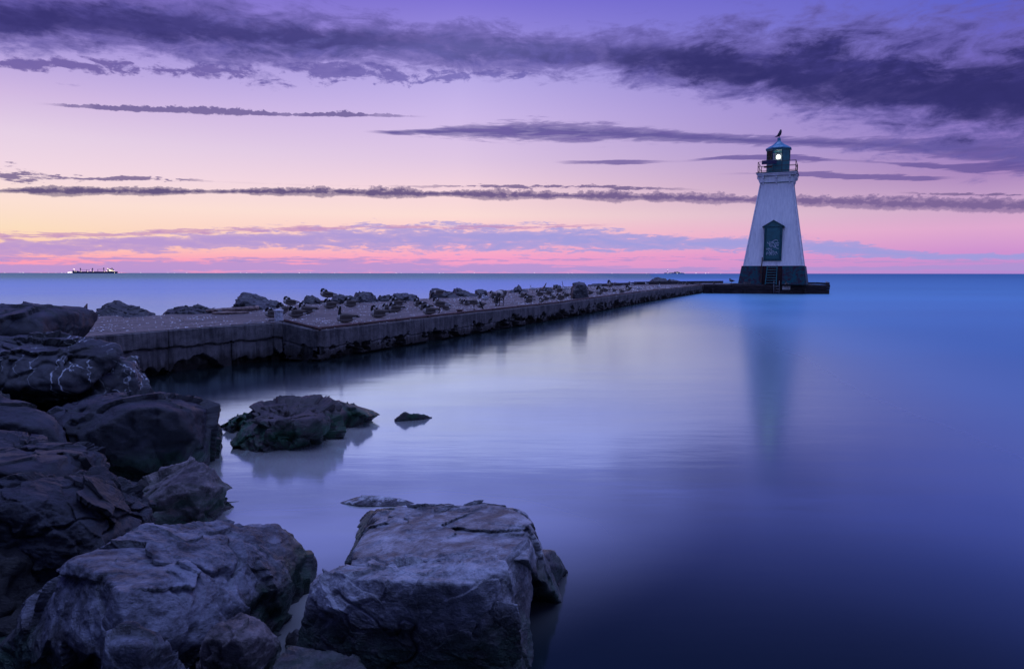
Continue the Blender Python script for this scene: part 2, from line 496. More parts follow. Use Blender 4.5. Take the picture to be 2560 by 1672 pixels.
def white_board_material():
    m, t, p = material("white_painted_boards", 0.55, spec=0.3)
    x, y, z = separate(t, t.nodes.new('ShaderNodeTexCoord').outputs['Object'])
    n1 = noise(t, combine(t, x * 6, y * 6, z * 0.5), 1.0, 5, 0.6)
    n2 = noise(t, combine(t, x * 9, y * 9, z * 1.1 + 4), 1.0, 6, 0.7)
    c = mixc(t, n1.step(0.35, 0.65), g3(0.90, 0.91, 0.93), g3(0.76, 0.78, 0.82))
    n5 = noise(t, combine(t, x * 2.2, y * 2.2, z * 0.22), 1.0, 6, 0.7)
    c = mixc(t, n5.step(0.55, 0.68) * 0.35, c, g3(0.42, 0.43, 0.46))
    c = mixc(t, n2.step(0.66, 0.74) * z.step(2.0, 12.0, 0.2, 0.9, smooth=False), c, g3(0.16, 0.13, 0.13))
    t.links.new(c, p.inputs['Base Color'])
    return m


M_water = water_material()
M_deck = deck_material()
M_conc = concrete_material()
M_white = white_board_material()
M_trim = plain("white_trim", g3(0.76, 0.76, 0.80), g3(0.62, 0.63, 0.68), 3, 0.5, 0.05)
M_green = plain("green_paint", g3(0.003, 0.09, 0.105), g3(0.006, 0.135, 0.15), 2.5, 0.4, 0.05, spec=0.5)
M_green_dark = plain("dark_green_paint", g3(0.004, 0.05, 0.065), g3(0.008, 0.085, 0.10), 4, 0.45, 0.05)
M_roof = plain("lantern_roof_paint", g3(0.02, 0.14, 0.22), g3(0.03, 0.2, 0.3), 3, 0.35, 0.05, spec=0.5)
M_plinth = plain("mottled_plinth_paint", g3(0.003, 0.085, 0.105), g3(0.04, 0.018, 0.035), 3.2, 0.8, 0.5, detail=8)
M_brick = plain("dark_red_brick", g3(0.05, 0.018, 0.02), g3(0.02, 0.012, 0.018), 9, 0.85, 0.4)
M_iron = plain("dark_iron", g3(0.035, 0.02, 0.018), g3(0.07, 0.03, 0.02), 14, 0.6, 0.2)
M_rustpipe = plain("rust_red_pipe", g3(0.10, 0.045, 0.035), g3(0.05, 0.026, 0.024), 20, 0.6, 0.2, space='world')
M_steel = plain("pale_steel", g3(0.45, 0.46, 0.5), g3(0.3, 0.3, 0.33), 14, 0.4, 0.1, metal=0.3, spec=0.5)
M_pile = plain("scuffed_pile", g3(0.16, 0.15, 0.17), g3(0.06, 0.045, 0.045), 9, 0.6, 0.3)
M_cap = plain("pale_cap", g3(0.5, 0.52, 0.58), g3(0.28, 0.28, 0.3), 16, 0.5, 0.2)
M_timber = plain("weathered_timber", g3(0.06, 0.048, 0.054), g3(0.018, 0.014, 0.016), 3.0, 0.85, 0.6, stretch=(0.4, 4, 6), detail=7)
M_wood = plain("driftwood", g3(0.24, 0.17, 0.15), g3(0.09, 0.06, 0.055), 6, 0.8, 0.5, stretch=(1, 1, 1), space='world', detail=7)
M_black = plain("ink", g3(0.02, 0.02, 0.03), g3(0.03, 0.03, 0.04), 5, 0.6, 0)
M_signw = plain("sign_white", g3(0.62, 0.62, 0.66), g3(0.5, 0.5, 0.54), 4, 0.5, 0)
M_signred = plain("sign_dark_lettering", g3(0.10, 0.03, 0.09), g3(0.08, 0.03, 0.08), 4, 0.5, 0)
M_spray = plain("pale_spray_paint", g3(0.55, 0.62, 0.7), g3(0.4, 0.48, 0.58), 6, 0.5, 0)
M_navybox = plain("navy_panel", g3(0.02, 0.015, 0.06), g3(0.03, 0.02, 0.08), 4, 0.4, 0)
M_flake = plain("pale_shell_chips", g3(0.7, 0.7, 0.72), g3(0.45, 0.43, 0.43), 40, 0.7, 0, space='world')
M_chip = plain("dark_litter", g3(0.03, 0.02, 0.02), g3(0.07, 0.05, 0.04), 40, 0.8, 0, space='world')
M_hull = plain("ship_hull", g3(0.03, 0.035, 0.10), g3(0.045, 0.04, 0.09), 0.05, 0.6, 0)
M_shipwhite = plain("ship_white", g3(0.6, 0.5, 0.45), g3(0.4, 0.33, 0.32), 0.1, 0.5, 0)
M_city = plain("far_tower_haze", g3(0.38, 0.28, 0.36), g3(0.34, 0.26, 0.33), 0.01, 0.7, 0)  # distance haze put into the tower colour


def emit(name, color, k):
    m = bpy.data.materials.new(name)
    m.use_nodes = True
    t = m.node_tree
    t.nodes.clear()
    e = t.nodes.new('ShaderNodeEmission')
    e.inputs[0].default_value = color
    e.inputs[1].default_value = k
    t.links.new(e.outputs[0], t.nodes.new('ShaderNodeOutputMaterial').inputs[0])
    return m


M_lamp = emit("lamp_white", (0.98, 1.0, 0.98, 1), 5)
M_shiplamp = emit("ship_lamp", (1.0, 0.82, 0.55, 1), 4.5)
M_shorelamp = emit("shore_lamp", (1.0, 0.9, 0.85, 1), 2.6)


def glass_material():
    m = bpy.data.materials.new("lantern_glass")
    m.use_nodes = True
    t = m.node_tree
    t.nodes.clear()
    o = t.nodes.new('ShaderNodeOutputMaterial')
    a = t.nodes.new('ShaderNodeBsdfTransparent')
    a.inputs[0].default_value = (0.86, 0.92, 0.93, 1)
    b = t.nodes.new('ShaderNodeBsdfGlossy')
    b.inputs['Roughness'].default_value = 0.05
    fr = t.nodes.new('ShaderNodeFresnel')
    fr.inputs[0].default_value = 1.45
    mx = t.nodes.new('ShaderNodeMixShader')
    t.links.new(fr.outputs[0], mx.inputs[0])
    t.links.new(a.outputs[0], mx.inputs[1])
    t.links.new(b.outputs[0], mx.inputs[2])
    t.links.new(mx.outputs[0], o.inputs[0])
    return m


M_glass = glass_material()

# ------------------------------------------------------------------ mesh helpers


def link(o, parent=None):
    COL.objects.link(o)
    if parent is not None:
        o.parent = parent
    return o


def tag(o, label=None, cat=None, group=None, kind=None):
    if label: o['label'] = label
    if cat: o['category'] = cat
    if group: o['group'] = group
    if kind: o['kind'] = kind
    return o


def thing(name, loc, label, cat, group=None, rz=0.0):
    o = bpy.data.objects.new(name, None)
    o.location = loc
    o.rotation_euler = (0, 0, rz)
    o.empty_display_size = 0.3
    link(o)
    return tag(o, label, cat, group)


def mesh_np(name, v, f, mat, smooth=True):
    """v (n,3); f (m,3|4) int array"""
    me = bpy.data.meshes.new(name)
    v = np.asarray(v, np.float32)
    f = np.asarray(f, np.int32)
    me.vertices.add(len(v))
    me.vertices.foreach_set('co', v.ravel())
    k = f.shape[1]
    me.loops.add(f.size)
    me.loops.foreach_set('vertex_index', f.ravel())
    me.polygons.add(len(f))
    me.polygons.foreach_set('loop_start', np.arange(0, f.size, k, dtype=np.int32))
    me.polygons.foreach_set('use_smooth', np.full(len(f), smooth))
    me.update(calc_edges=True)
    if mat:
        me.materials.append(mat)
    return me


class MB:
    def __init__(s):
        s.bm = bmesh.new()

    def box(s, c, size, rz=0.0, rx=0.0, ry=0.0, bevel=0.0):
        m = Matrix.Translation(c) @ Matrix.Rotation(rz, 4, 'Z') @ Matrix.Rotation(ry, 4, 'Y') @ Matrix.Rotation(rx, 4, 'X') @ Matrix.Diagonal((*size, 1))
        r = bmesh.ops.create_cube(s.bm, size=1.0, matrix=m)
        if bevel:
            es = list({e for v in r['verts'] for e in v.link_edges})
            bmesh.ops.bevel(s.bm, geom=es, offset=bevel, segments=1, affect='EDGES')
        return s

    def hexa(s, bottom, top):
        """8-corner solid from two quads (counter clockwise seen from above)"""
        vb = [s.bm.verts.new(p) for p in bottom]
        vt = [s.bm.verts.new(p) for p in top]
        n = len(vb)
        s.bm.faces.new(vb[::-1])
        s.bm.faces.new(vt)
        for i in range(n):
            j = (i + 1) % n
            s.bm.faces.new((vb[i], vb[j], vt[j], vt[i]))
        return s

    def tube(s, pts, r, n=8, cap=True):
        pts = [Vector(p) for p in pts]
        rr = r if hasattr(r, '__len__') else [r] * len(pts)
        rings = []
        up = Vector((0, 0, 1))
        for i, p in enumerate(pts):
            d = (pts[min(i + 1, len(pts) - 1)] - pts[max(i - 1, 0)]).normalized()
            a = d.cross(up if abs(d.z) < 0.95 else Vector((0, 1, 0))).normalized()
            b = a.cross(d).normalized()
            rings.append([s.bm.verts.new(p + (a * math.cos(2 * math.pi * k / n) + b * math.sin(2 * math.pi * k / n)) * rr[i]) for k in range(n)])
        for q in range(len(rings) - 1):
            for k in range(n):
                s.bm.faces.new((rings[q][k], rings[q][(k + 1) % n], rings[q + 1][(k + 1) % n], rings[q + 1][k]))
        if cap:
            s.bm.faces.new(rings[0][::-1])
            s.bm.faces.new(rings[-1])
        return s

    def ball(s, c, r, sub=2, sz=1.0):
        bmesh.ops.create_icosphere(s.bm, subdivisions=sub, radius=1, matrix=Matrix.Translation(c) @ Matrix.Diagonal((r, r, r * sz, 1)))
        return s

    def lathe(s, prof, n=16, c=(0, 0), rot=0.0):
        rings = []
        for r, z in prof:
            rings.append([s.bm.verts.new((c[0] + r * math.cos(rot + 2 * math.pi * k / n), c[1] + r * math.sin(rot + 2 * math.pi * k / n), z)) for k in range(n)])
        for q in range(len(rings) - 1):
            for k in range(n):
                s.bm.faces.new((rings[q][k], rings[q][(k + 1) % n], rings[q + 1][(k + 1) % n], rings[q + 1][k]))
        s.bm.faces.new(rings[0][::-1])
        s.bm.faces.new(rings[-1])
        return s

    def prism(s, outline, axis_from, axis_to, plane='XZ'):
        """outline in (x,z), extruded along y from..to"""
        a = [s.bm.verts.new((x, axis_from, z)) for x, z in outline]
        b = [s.bm.verts.new((x, axis_to, z)) for x, z in outline]
        s.bm.faces.new(a)
        s.bm.faces.new(b[::-1])
        n = len(a)
        for i in range(n):
            j = (i + 1) % n
            s.bm.faces.new((a[j], a[i], b[i], b[j]))
        return s

    def build(s, name, mat, parent=None, smooth=False, loc=None):
        bmesh.ops.recalc_face_normals(s.bm, faces=s.bm.faces[:])
        me = bpy.data.meshes.new(name)
        if loc is not None:
            bmesh.ops.translate(s.bm, verts=s.bm.verts[:], vec=-Vector(loc))
        s.bm.to_mesh(me)
        s.bm.free()
        me.materials.append(mat)
        if smooth:
            me.polygons.foreach_set('use_smooth', [True] * len(me.polygons))
        o = bpy.data.objects.new(name, me)
        if loc is not None:
            o.location = loc
        return link(o, parent)


# ---- vectorised gradient noise
_rng = np.random.RandomState(7)
_perm = np.concatenate([_rng.permutation(256)] * 3)
_g = _rng.normal(size=(256, 3))
_g /= np.linalg.norm(_g, axis=1)[:, None]


def pnoise(P):
    P = np.asarray(P, float)
    i = np.floor(P).astype(int)
    f = P - i
    u = f * f * f * (f * (f * 6 - 15) + 10)
    i &= 255
    r = 0
    for a in (0, 1):
        for b in (0, 1):
            for c in (0, 1):
                h = _perm[_perm[_perm[(i[:, 0] + a) & 255] + ((i[:, 1] + b) & 255)] + ((i[:, 2] + c) & 255)]
                d = (_g[h] * (f - np.array([a, b, c]))).sum(1)
                w = (u[:, 0] if a else 1 - u[:, 0]) * (u[:, 1] if b else 1 - u[:, 1]) * (u[:, 2] if c else 1 - u[:, 2])
                r = r + d * w
    return r * 1.5


def fbm(P, octv=4, gain=0.5, ridged=False):
    r, a, k = 0, 1.0, 1.0
    for o in range(octv):
        n = pnoise(P * k + o * 17.3)
        if ridged:
            n = 0.5 - np.abs(n) * 2
        r = r + a * n
        a *= gain
        k *= 2.03
    return r


_ico = {}


def ico(level):
    if level not in _ico:
        bm = bmesh.new()
        bmesh.ops.create_icosphere(bm, subdivisions=level, radius=1)
        v = np.array([x.co[:] for x in bm.verts])
        f = np.array([[q.index for q in x.verts] for x in bm.faces], np.int32)
        bm.free()
        _ico[level] = (v / np.linalg.norm(v, axis=1)[:, None], f)
    return _ico[level]


def facets(Q, rng, k, size, amp, step, warp):
    """piecewise planar fracture relief: every cell has its own tilt and offset"""
    lo, hi_ = Q.min(0), Q.max(0)
    seeds = Q[rng.randint(0, len(Q), k)] + rng.normal(size=(k, 3)) * size * 0.03
    tilt = rng.normal(size=(k, 3))
    offs = rng.uniform(-1, 1, k)
    w = np.stack([fbm(Q / size * 3.3 + 7 * j, 3) for j in range(3)], 1) * size * warp
    A = (Q + w).astype(np.float32)
    best = np.full(len(Q), 1e9, np.float32)
    who = np.zeros(len(Q), int)
    for i in range(k):
        d = ((A - seeds[i].astype(np.float32)) ** 2).sum(1)
        m = d < best
        best[m] = d[m]
        who[m] = i
    g = ((Q - seeds[who]) * tilt[who]).sum(1) / size
    return amp * g + step * offs[who]


def rock_mesh(pts, level, seed, chips=10, p=70, rough=1.0, strata=0.5, sdir=None, frac=1.0):
    pts = np.asarray(pts, float)
    bm = bmesh.new()
    for q in pts:
        bm.verts.new(q)
    r = bmesh.ops.convex_hull(bm, input=bm.verts[:])
    hv = np.array([v.co[:] for v in bm.verts if v.link_faces])
    planes = []
    c = (hv.max(0) + hv.min(0)) / 2 * 0.5 + hv.mean(0) * 0.5
    for f in bm.faces:
        f.normal_update()
        n = np.array(f.normal[:])
        if np.linalg.norm(n) < 0.5 or f.calc_area() < 1e-7:
            continue
        d = float(n @ (np.array(f.verts[0].co[:]) - c))
        if d < 0:
            n, d = -n, -d
        if not any(n @ m > 0.995 and abs(d - e) < 0.03 * max(d, e) for m, e in planes):
            planes.append((n, max(d, 1e-3)))
    bm.free()
    rng = np.random.RandomState(seed)
    size = float(np.mean(hv.max(0) - hv.min(0)))
    for _ in range(chips):
        n = rng.normal(size=3)
        n[2] = abs(n[2]) * 0.7
        n /= np.linalg.norm(n)
        d = ((hv - c) @ n).max()
        planes.append((n, d * rng.uniform(0.86, 0.97)))
    v, f = ico(level)
    q = np.zeros(len(v))
    for n, d in planes:
        q += np.maximum(v @ n / d, 0) ** p
    rr = q ** (-1.0 / p)
    P = c + v * rr[:, None]
    Q = P + seed * 3.1
    s = 1.0 / size
    amp = size * rough
    n0 = fbm(Q * s * 1.7, 3)
    n1 = fbm(Q * s * 5, 4, 0.55, True)
    n2 = fbm(Q * s * 18, 4 if level > 5 else 2, 0.6)
    fc = facets(P, rng, 20, size, 0.12, 0.009, 0.10) + facets(P, rng, 110, size, 0.17, 0.0045, 0.05) - 0.008
    disp = 0.022 * n0 + 0.010 * n1 + 0.009 * n2 + fc * frac
    if strata:
        sd = np.array(sdir if sdir is not None else (0.25, -0.15, 1.0), float)
        sd /= np.linalg.norm(sd)
        h = (Q @ sd) * s * 9 + 1.2 * fbm(Q * s * 1.6 + 9, 3)
        fr = h - np.floor(h)
        disp += strata * 0.022 * (np.minimum(fr * 1.0, (1 - fr) * 6) - 0.3)
        h2 = (Q @ sd) * s * 31 + 1.5 * fbm(Q * s * 3 + 4, 3)
        fr = h2 - np.floor(h2)
        disp += strata * 0.006 * np.minimum(fr, (1 - fr) * 4)
    cr = pnoise(Q * s * 2.4 + 31) + 0.25 * pnoise(Q * s * 9)
    disp -= 0.030 * np.exp(-(cr / 0.035) ** 2) * (pnoise(Q * s * 1.3 + 50) > 0.02)
    P = P + v * (disp * amp)[:, None]
    return P, f


def rock(name, pts, label, mat, level=5, seed=1, group=None, drop=True, extra=None, **kw):
    pts = [np.asarray(q, float) for q in pts]
    P, f = rock_mesh(pts, level, seed, **kw)
    if extra is not None:
        for i, e in enumerate(extra):
            P2, f2 = rock_mesh([np.asarray(q, float) for q in e], level if (i == 0 and level == 8) else max(level - 1, 4), seed + 40 + i, **kw)
            f = np.vstack([f, f2 + len(P)])
            P = np.vstack([P, P2])
    o0 = np.array([P[:, 0].mean(), P[:, 1].mean(), P[:, 2].min()])
    me = mesh_np(name, P - o0, f, mat)
    o = bpy.data.objects.new(name, me)
    o.location = o0
    link(o)
    return tag(o, label, 'boulder' if 'stone' not in name else 'stone', group)


def silhouette(outline, Y, t, zbase=-0.3, k=0.8, drop=0.22, lean=0.0):
    """points of a boulder whose skyline is the outline, seen at distance Y, t deep"""
    mid = [pt(x, y, Y=Y) for x, y in outline]
    cx = np.mean([m[0] for m in mid])
    zt = max(m[2] for m in mid)
    out = list(mid)
    for m in mid:
        h = m[2] - zbase
        for sy in (-1, 1):
            out.append(np.array([cx + (m[0] - cx) * k, m[1] + sy * t * 0.5 * (1 - 0.15 * (sy > 0)), m[2] - drop * h]))
    x0, x1 = min(m[0] for m in mid), max(m[0] for m in mid)
    for x in (x0, x1):
        for sy in (-0.55, 0.55):
            out.append(np.array([x + (cx - x) * 0.04, Y + sy * t, zbase]))
    return out


# ------------------------------------------------------------------ water
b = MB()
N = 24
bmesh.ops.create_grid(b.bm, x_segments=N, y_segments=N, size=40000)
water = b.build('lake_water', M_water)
tag(water, 'smooth blue lake surface blurred by a long exposure', kind='structure')

# ------------------------------------------------------------------ breakwater
ZL, ZM, ZF = 1.02, 0.82, 0.93          # deck level: old raised stretch, long run, far end
_s0, _s1 = 13.7, 14.6


def sm(t):
    t = np.clip(t, 0, 1)
    return t * t * (3 - 2 * t)


def zdeck(x, y):
    s = 0.42 * x + 0.91 * y
    return ZL + (ZM - ZL) * np.clip((s - _s0) / (_s1 - _s0), 0, 1) + (ZF - ZM) * sm((s - 38) / 36)


def ptd(px, py, dz=0.0):
    """point of the deck surface seen at a pixel"""
    z = ZM
    for _ in range(12):
        q = pt(px, py, z=z)
        z = 0.5 * z + 0.5 * float(zdeck(q[0], q[1]))
    q = pt(px, py, z=z)
    return q + np.array([0, 0, dz])


f_l = [pt(60, 856, z=ZL), pt(240, 839, z=ZL), pt(420, 824, z=ZL), pt(578, 812, z=ZL), pt(683, 806, z=ZL), pt(706, 805, z=ZL)]
_s0 = float(0.42 * f_l[-1][0] + 0.91 * f_l[-1][1]) - 0.05
_q = pt(792, 825.5, z=ZM)
_s1 = max(float(0.42 * _q[0] + 0.91 * _q[1]), _s0 + 0.25)
front = f_l + [_q, pt(1076, 793.5, z=ZM), pt(1400, 757.5, z=ZM), ptd(1620, 728), pt(1758, 713.2, z=ZF)]
back = [ptd(20, 797), ptd(125, 795), ptd(400, 788), ptd(640, 766), ptd(1080, 745.5), ptd(1220, 729.5), ptd(1350, 719), ptd(1500, 713.5), ptd(1720, 710)]
DZ = 0.90
pier = thing('breakwater', (0, 20, 0), 'long low concrete breakwater with worn brown deck running out to the lighthouse', 'pier')


def local(o, par):
    """keep a world-space mesh where it is under its parent"""
    o.location = Vector(o.location) - par.location
    return o




def resample(pl, t):
    pl = np.array(pl)
    d = np.concatenate([[0], np.cumsum(np.linalg.norm(np.diff(pl[:, :2], axis=0), axis=1))])
    return np.stack([np.interp(t * d[-1], d, pl[:, k]) for k in range(3)], 1)


# split both edges at the crack between the raised stretch and the long run
def grid_strip(fa, ba, n, m):
    t = np.linspace(0, 1, n)
    A, B = resample(fa, t), resample(ba, t)
    w = np.linspace(0, 1, m)[None, :, None]
    return A[:, None, :] * (1 - w) + B[:, None, :] * w


g1 = grid_strip(front[:6], back[:4], 60, 10)
mid_b = back[3]
g2 = grid_strip([front[5], front[6]], [np.array(back[3]), np.array(back[3]) * .97 + np.array(back[4]) * .03], 10, 10)
g3_ = grid_strip(front[6:], [np.array(back[3]) * .97 + np.array(back[4]) * .03] + back[4:], 240, 10)
G_ = np.vstack([g1, g2[1:], g3_[1:]])
G_[:, :, 2] = zdeck(G_[:, :, 0], G_[:, :, 1])
na_, nb_ = G_.shape[:2]
idx = np.arange(na_ * nb_).reshape(na_, nb_)
top = G_.reshape(-1, 3)
bot = top - [0, 0, 0.14]
Fq = np.stack([idx[:-1, :-1], idx[1:, :-1], idx[1:, 1:], idx[:-1, 1:]], -1).reshape(-1, 4)
n_ = len(top)
ring = np.concatenate([idx[:, 0], idx[-1, 1:], idx[-2::-1, -1], idx[0, -2:0:-1]])
Fr = np.stack([ring, np.roll(ring, -1), np.roll(ring, -1) + n_, ring + n_], 1)
me = mesh_np('deck', np.vstack([top, bot]), np.vstack([Fq, Fq[:, ::-1] + n_, Fr]), None, smooth=False)
me.materials.append(M_deck)
deck = link(bpy.data.objects.new('deck', me), pier)
local(deck, pier)


def wall_panel(p0, p1, s0, left_seg, seed):
    """one cast section of the retaining wall: top course, ledge and eroded foot"""
    p0, p1 = np.array(p0), np.array(p1)
    L = np.linalg.norm(p1 - p0)
    e = (p1 - p0) / L
    nrm = np.array([e[1], -e[0], 0])          # towards the harbour
    if nrm[1] > 0 and abs(nrm[1]) > abs(nrm[0]):
        nrm = -nrm
    dist = max((p0[1] + p1[1]) / 2, 10)
    ds = max(0.03, dist * 0.0022)
    ns, nz = max(6, int(L / ds)), max(24, int(1.35 / max(0.018, dist * 0.0015)))
    s = np.linspace(0.004, L - 0.004, ns)
    top_a, top_b = p0[2], p1[2]
    z = np.linspace(-0.45, ZM, nz)
    SS, ZZ = np.meshgrid(s, z, indexing='ij')
    a = (SS + s0).ravel()
    zz = ZZ.ravel()
    topz = top_a + (top_b - top_a) * SS.ravel() / L - 0.004
    zz = np.where(zz > 0, zz * topz / ZM, zz)
    Q = np.stack([a, zz, np.full_like(a, 3.3)], 1)
    off = 0.012 * fbm(Q * [1, 1, 1], 4) + 0.006 * fbm(Q * 9, 3)
    edge = fbm(np.stack([a * 0.9, zz * 0.4, np.full_like(a, 8.1)], 1), 4, 0.6) * 0.30
    lip = 0.14 if left_seg else 0.40
    ero = np.clip((lip + edge - zz) / 0.05, 0, 1)
    blobs = np.clip((fbm(np.stack([a * 1.5, zz * 2.2, np.full_like(a, 2.2)], 1), 4, 0.6) + 0.12) / 0.10, 0, 1)
    if not left_seg:
        ero = ero * np.maximum(blobs, np.clip((0.05 - zz) / 0.1, 0, 1))
    off = off - ero * (0.30 + 0.10 * fbm(Q * 3, 3))
    # crack / cold joint under the top course
    zc = topz - (0.42 if left_seg else 0.5) + 0.05 * fbm(np.stack([a * 1.4, a * 0, a * 0], 1), 5, 0.65)
    ck = np.exp(-((zz - zc) / 0.016) ** 2) * (1.0 if left_seg else 0.35)
    off = off - 0.09 * ck
    if left_seg:
        off = off - 0.035 * (zz < zc)
    # rounded arris at the top and at the joints
    off = off - 0.03 * np.clip((zz - (topz - 0.03)) / 0.03, 0, 1) ** 2
    jn = np.minimum(SS.ravel(), L - SS.ravel())
    off = off - 0.02 * np.clip(1 - jn / 0.018, 0, 1)
    P = p0[None, :] * [1, 1, 0] + e[None, :] * SS.ravel()[:, None] + nrm[None, :] * (off + 0.02)[:, None]
    P[:, 2] = zz
    idx = np.arange(ns * nz).reshape(ns, nz)
    F_ = np.stack([idx[:-1, :-1], idx[1:, :-1], idx[1:, 1:], idx[:-1, 1:]], -1).reshape(-1, 4)
    # backing shell so that the section is a solid
    back_off = -0.62
    B0 = np.array([p0 * [1, 1, 0] + e * 0.012 + nrm * back_off, p0 * [1, 1, 0] + e * (L - 0.012) + nrm * back_off])
    ex = np.array([[*B0[0][:2], -0.45], [*B0[1][:2], -0.45], [*B0[1][:2], top_b - 0.004], [*B0[0][:2], top_a - 0.004]])
    n0 = len(P)
    P = np.vstack([P, ex])
    F2 = np.array([[n0, n0 + 3, n0 + 2, n0 + 1]] +
                  [[idx[0, 0], idx[0, -1], n0 + 3, n0]] + [[idx[-1, 0], n0 + 1, n0 + 2, idx[-1, -1]]] +
                  [[idx[0, -1], idx[-1, -1], n0 + 2, n0 + 3]])
    F_ = np.vstack([F_, F2])
    o0 = np.array([p0[0], p0[1], 0])
    me = mesh_np('wall_panel', P - o0, F_, M_conc, smooth=False)
    o = bpy.data.objects.new('wall_panel', me)
    o.location = o0
    link(o, pier)
    local(o, pier)
    return o


# sections of the left stretch, the return and the long run
for i in range(4):
    wall_panel(front[i], front[i + 1], 3 + i * 2.3, True, i)
wall_panel(front[4], front[5], 13, True, 5)
wall_panel(front[5], front[6], 50, False, 9)
run0, run1 = np.array(front[6]), np.array(front[-1])
cuts = [0.0]
px_j = [1076, 1230, 1340, 1440, 1530, 1600, 1660, 1715]
edge_line = [front[6], front[7], front[8], front[9], front[10]]
secs = []
for (ea, eb), n in zip(zip(edge_line[:-1], edge_line[1:]), (2, 3, 4, 4)):
    ea, eb = np.array(ea), np.array(eb)
    for k in range(n):
        secs.append((ea + (eb - ea) * k / n, ea + (eb - ea) * (k + 1) / n))
s0 = 60
for a_, b_ in secs:
    wall_panel(a_, b_, s0, False, 3)
    s0 += np.linalg.norm(b_ - a_)
# outer face behind
for a_, b_ in zip(back[:-1], back[1:]):
    a_, b_ = Vector(a_), Vector(b_)
    d = (b_ - a_)
    c_ = (a_ + b_) / 2
    mb = MB()
    mb.box((c_.x, c_.y, 0.14), (d.length - 0.02, 0.3, 1.10), rz=math.atan2(d.y, d.x))
    local(mb.build('outer_wall', M_conc, pier, loc=(c_.x, c_.y, 0)), pier)

# rust coloured pipe along the edge, in lengths with couplings
def along(pts, inset, z):
    out = []
    pts = [np.array(q) for q in pts]
    for i, q in enumerate(pts):
        d = pts[min(i + 1, len(pts) - 1)] - pts[max(i - 1, 0)]
        d /= np.linalg.norm(d)
        n = np.array([-d[1], d[0], 0])
        out.append(q + n * inset + np.array([0, 0, z]))
    return out


pipe = thing('edge_pipe', Vector(front[6]), 'thin rust red pipe lying along the inner edge of the breakwater deck', 'pipe')
pl = along([front[5], front[6]], 0.10, 0.04) + along([front[6] + (np.array(front[7]) - front[6]) * 0.02, front[7], front[8], front[9], front[10]], 0.10, 0.04)
pl = [pl[0], (pl[1] + pl[2]) / 2] + pl[3:]
for i, (a_, b_) in enumerate(zip(pl[:-1], pl[1:])):
    n = [1, 3, 5, 4, 3][i]
    for k in range(n):
        q0, q1 = a_ + (b_ - a_) * k / n, a_ + (b_ - a_) * (k + 1) / n
        o = MB().tube([q0, q0 * .5 + q1 * .5 + np.array([0, 0, 0.004]), q1], 0.036, 8).build('pipe_length', M_rustpipe, pipe, smooth=True, loc=Vector(q0))
        local(o, pipe)
        dd = (q1 - q0) / np.linalg.norm(q1 - q0)
        o = MB().tube([q1 - dd * 0.09, q1 + dd * 0.09], 0.048, 8).build('coupling', M_rustpipe, pipe, smooth=True, loc=Vector(q1))
        local(o, pipe)

# steel pile with pale cap in the angle of the wall
pp = np.array(ptd(706, 806))
pile = thing('mooring_pile', Vector((pp[0] + 0.05, pp[1] - 0.14, 0.06)), 'scuffed steel pile with pale cap standing in the angle of the breakwater wall', 'pile')
MB().box((0.0, -0.06, 0.35), (0.34, 0.16, 1.0), bevel=0.02).build('flange', M_pile, pile)
MB().box((-0.30, 0.02, 0.36), (0.24, 0.10, 0.98), bevel=0.015).build('timber_fender', M_timber, pile)
MB().lathe([(0.13, 0.80), (0.13, 1.10), (0.145, 1.105), (0.145, 1.15), (0.05, 1.165)], 14, c=(-0.10, -0.02)).build('cap', M_cap, pile, smooth=False)
MB().lathe([(0.05, 0), (0.05, 0.05)], 8).build('bolt', M_iron, pile)
bpy.data.objects['bolt'].location = (0.06, -0.17, 0.45)
bpy.data.objects['bolt'].rotation_euler = (math.pi / 2, 0, 0)
q = ptd(1155, 784)
bol = tag(MB().lathe([(0.10, 0), (0.10, 0.10), (0.13, 0.105), (0.13, 0.14), (0.04, 0.15)], 12).build('bollard', M_rustpipe, loc=(0, 0, 0)), 'short rusty bollard beside the edge pipe midway along the deck', 'bollard')
bol.location = Vector(q) + Vector((-0.1, 0.2, 0))

# raised timber kerb at the far end of the deck
k0, k1 = np.array(ptd(1585, 711.5)), np.array(ptd(1806, 708.4, dz=0.08))
kerb = thing('timber_kerb', Vector(((k0[0] + k1[0]) / 2, (k0[1] + k1[1]) / 2, DZ)), 'dark raised timber wall at the far back edge of the deck before the lighthouse', 'wall', rz=math.atan2(k1[1] - k0[1], k1[0] - k0[0]))
KL = np.linalg.norm((k1 - k0)[:2])
for i in range(4):
    w = KL / 4
    MB().box((-KL / 2 + w * (i + .5), 0, -0.02), (w - 0.05, 0.34, 0.40), bevel=0.02).build('beam', M_timber, kerb)
    MB().box((-KL / 2 + w * (i + .5) + 0.1, 0.01 + 0.02 * (i % 2), 0.285), (w - 0.08, 0.30, 0.20), bevel=0.02).build('beam', M_timber, kerb)
k0, k1 = np.array(ptd(1508, 716.5)), np.array(ptd(1592, 712.0))
kb = thing('low_kerb', Vector(((k0[0] + k1[0]) / 2, (k0[1] + k1[1]) / 2, DZ)), 'short dark kerb beam in line with the far timber wall, left of it', 'kerb', rz=math.atan2(k1[1] - k0[1], k1[0] - k0[0]))
MB().box((0, 0.2, 0.05), (np.linalg.norm((k1 - k0)[:2]), 0.5, 0.55), bevel=0.06).build('beam', M_timber, kb)

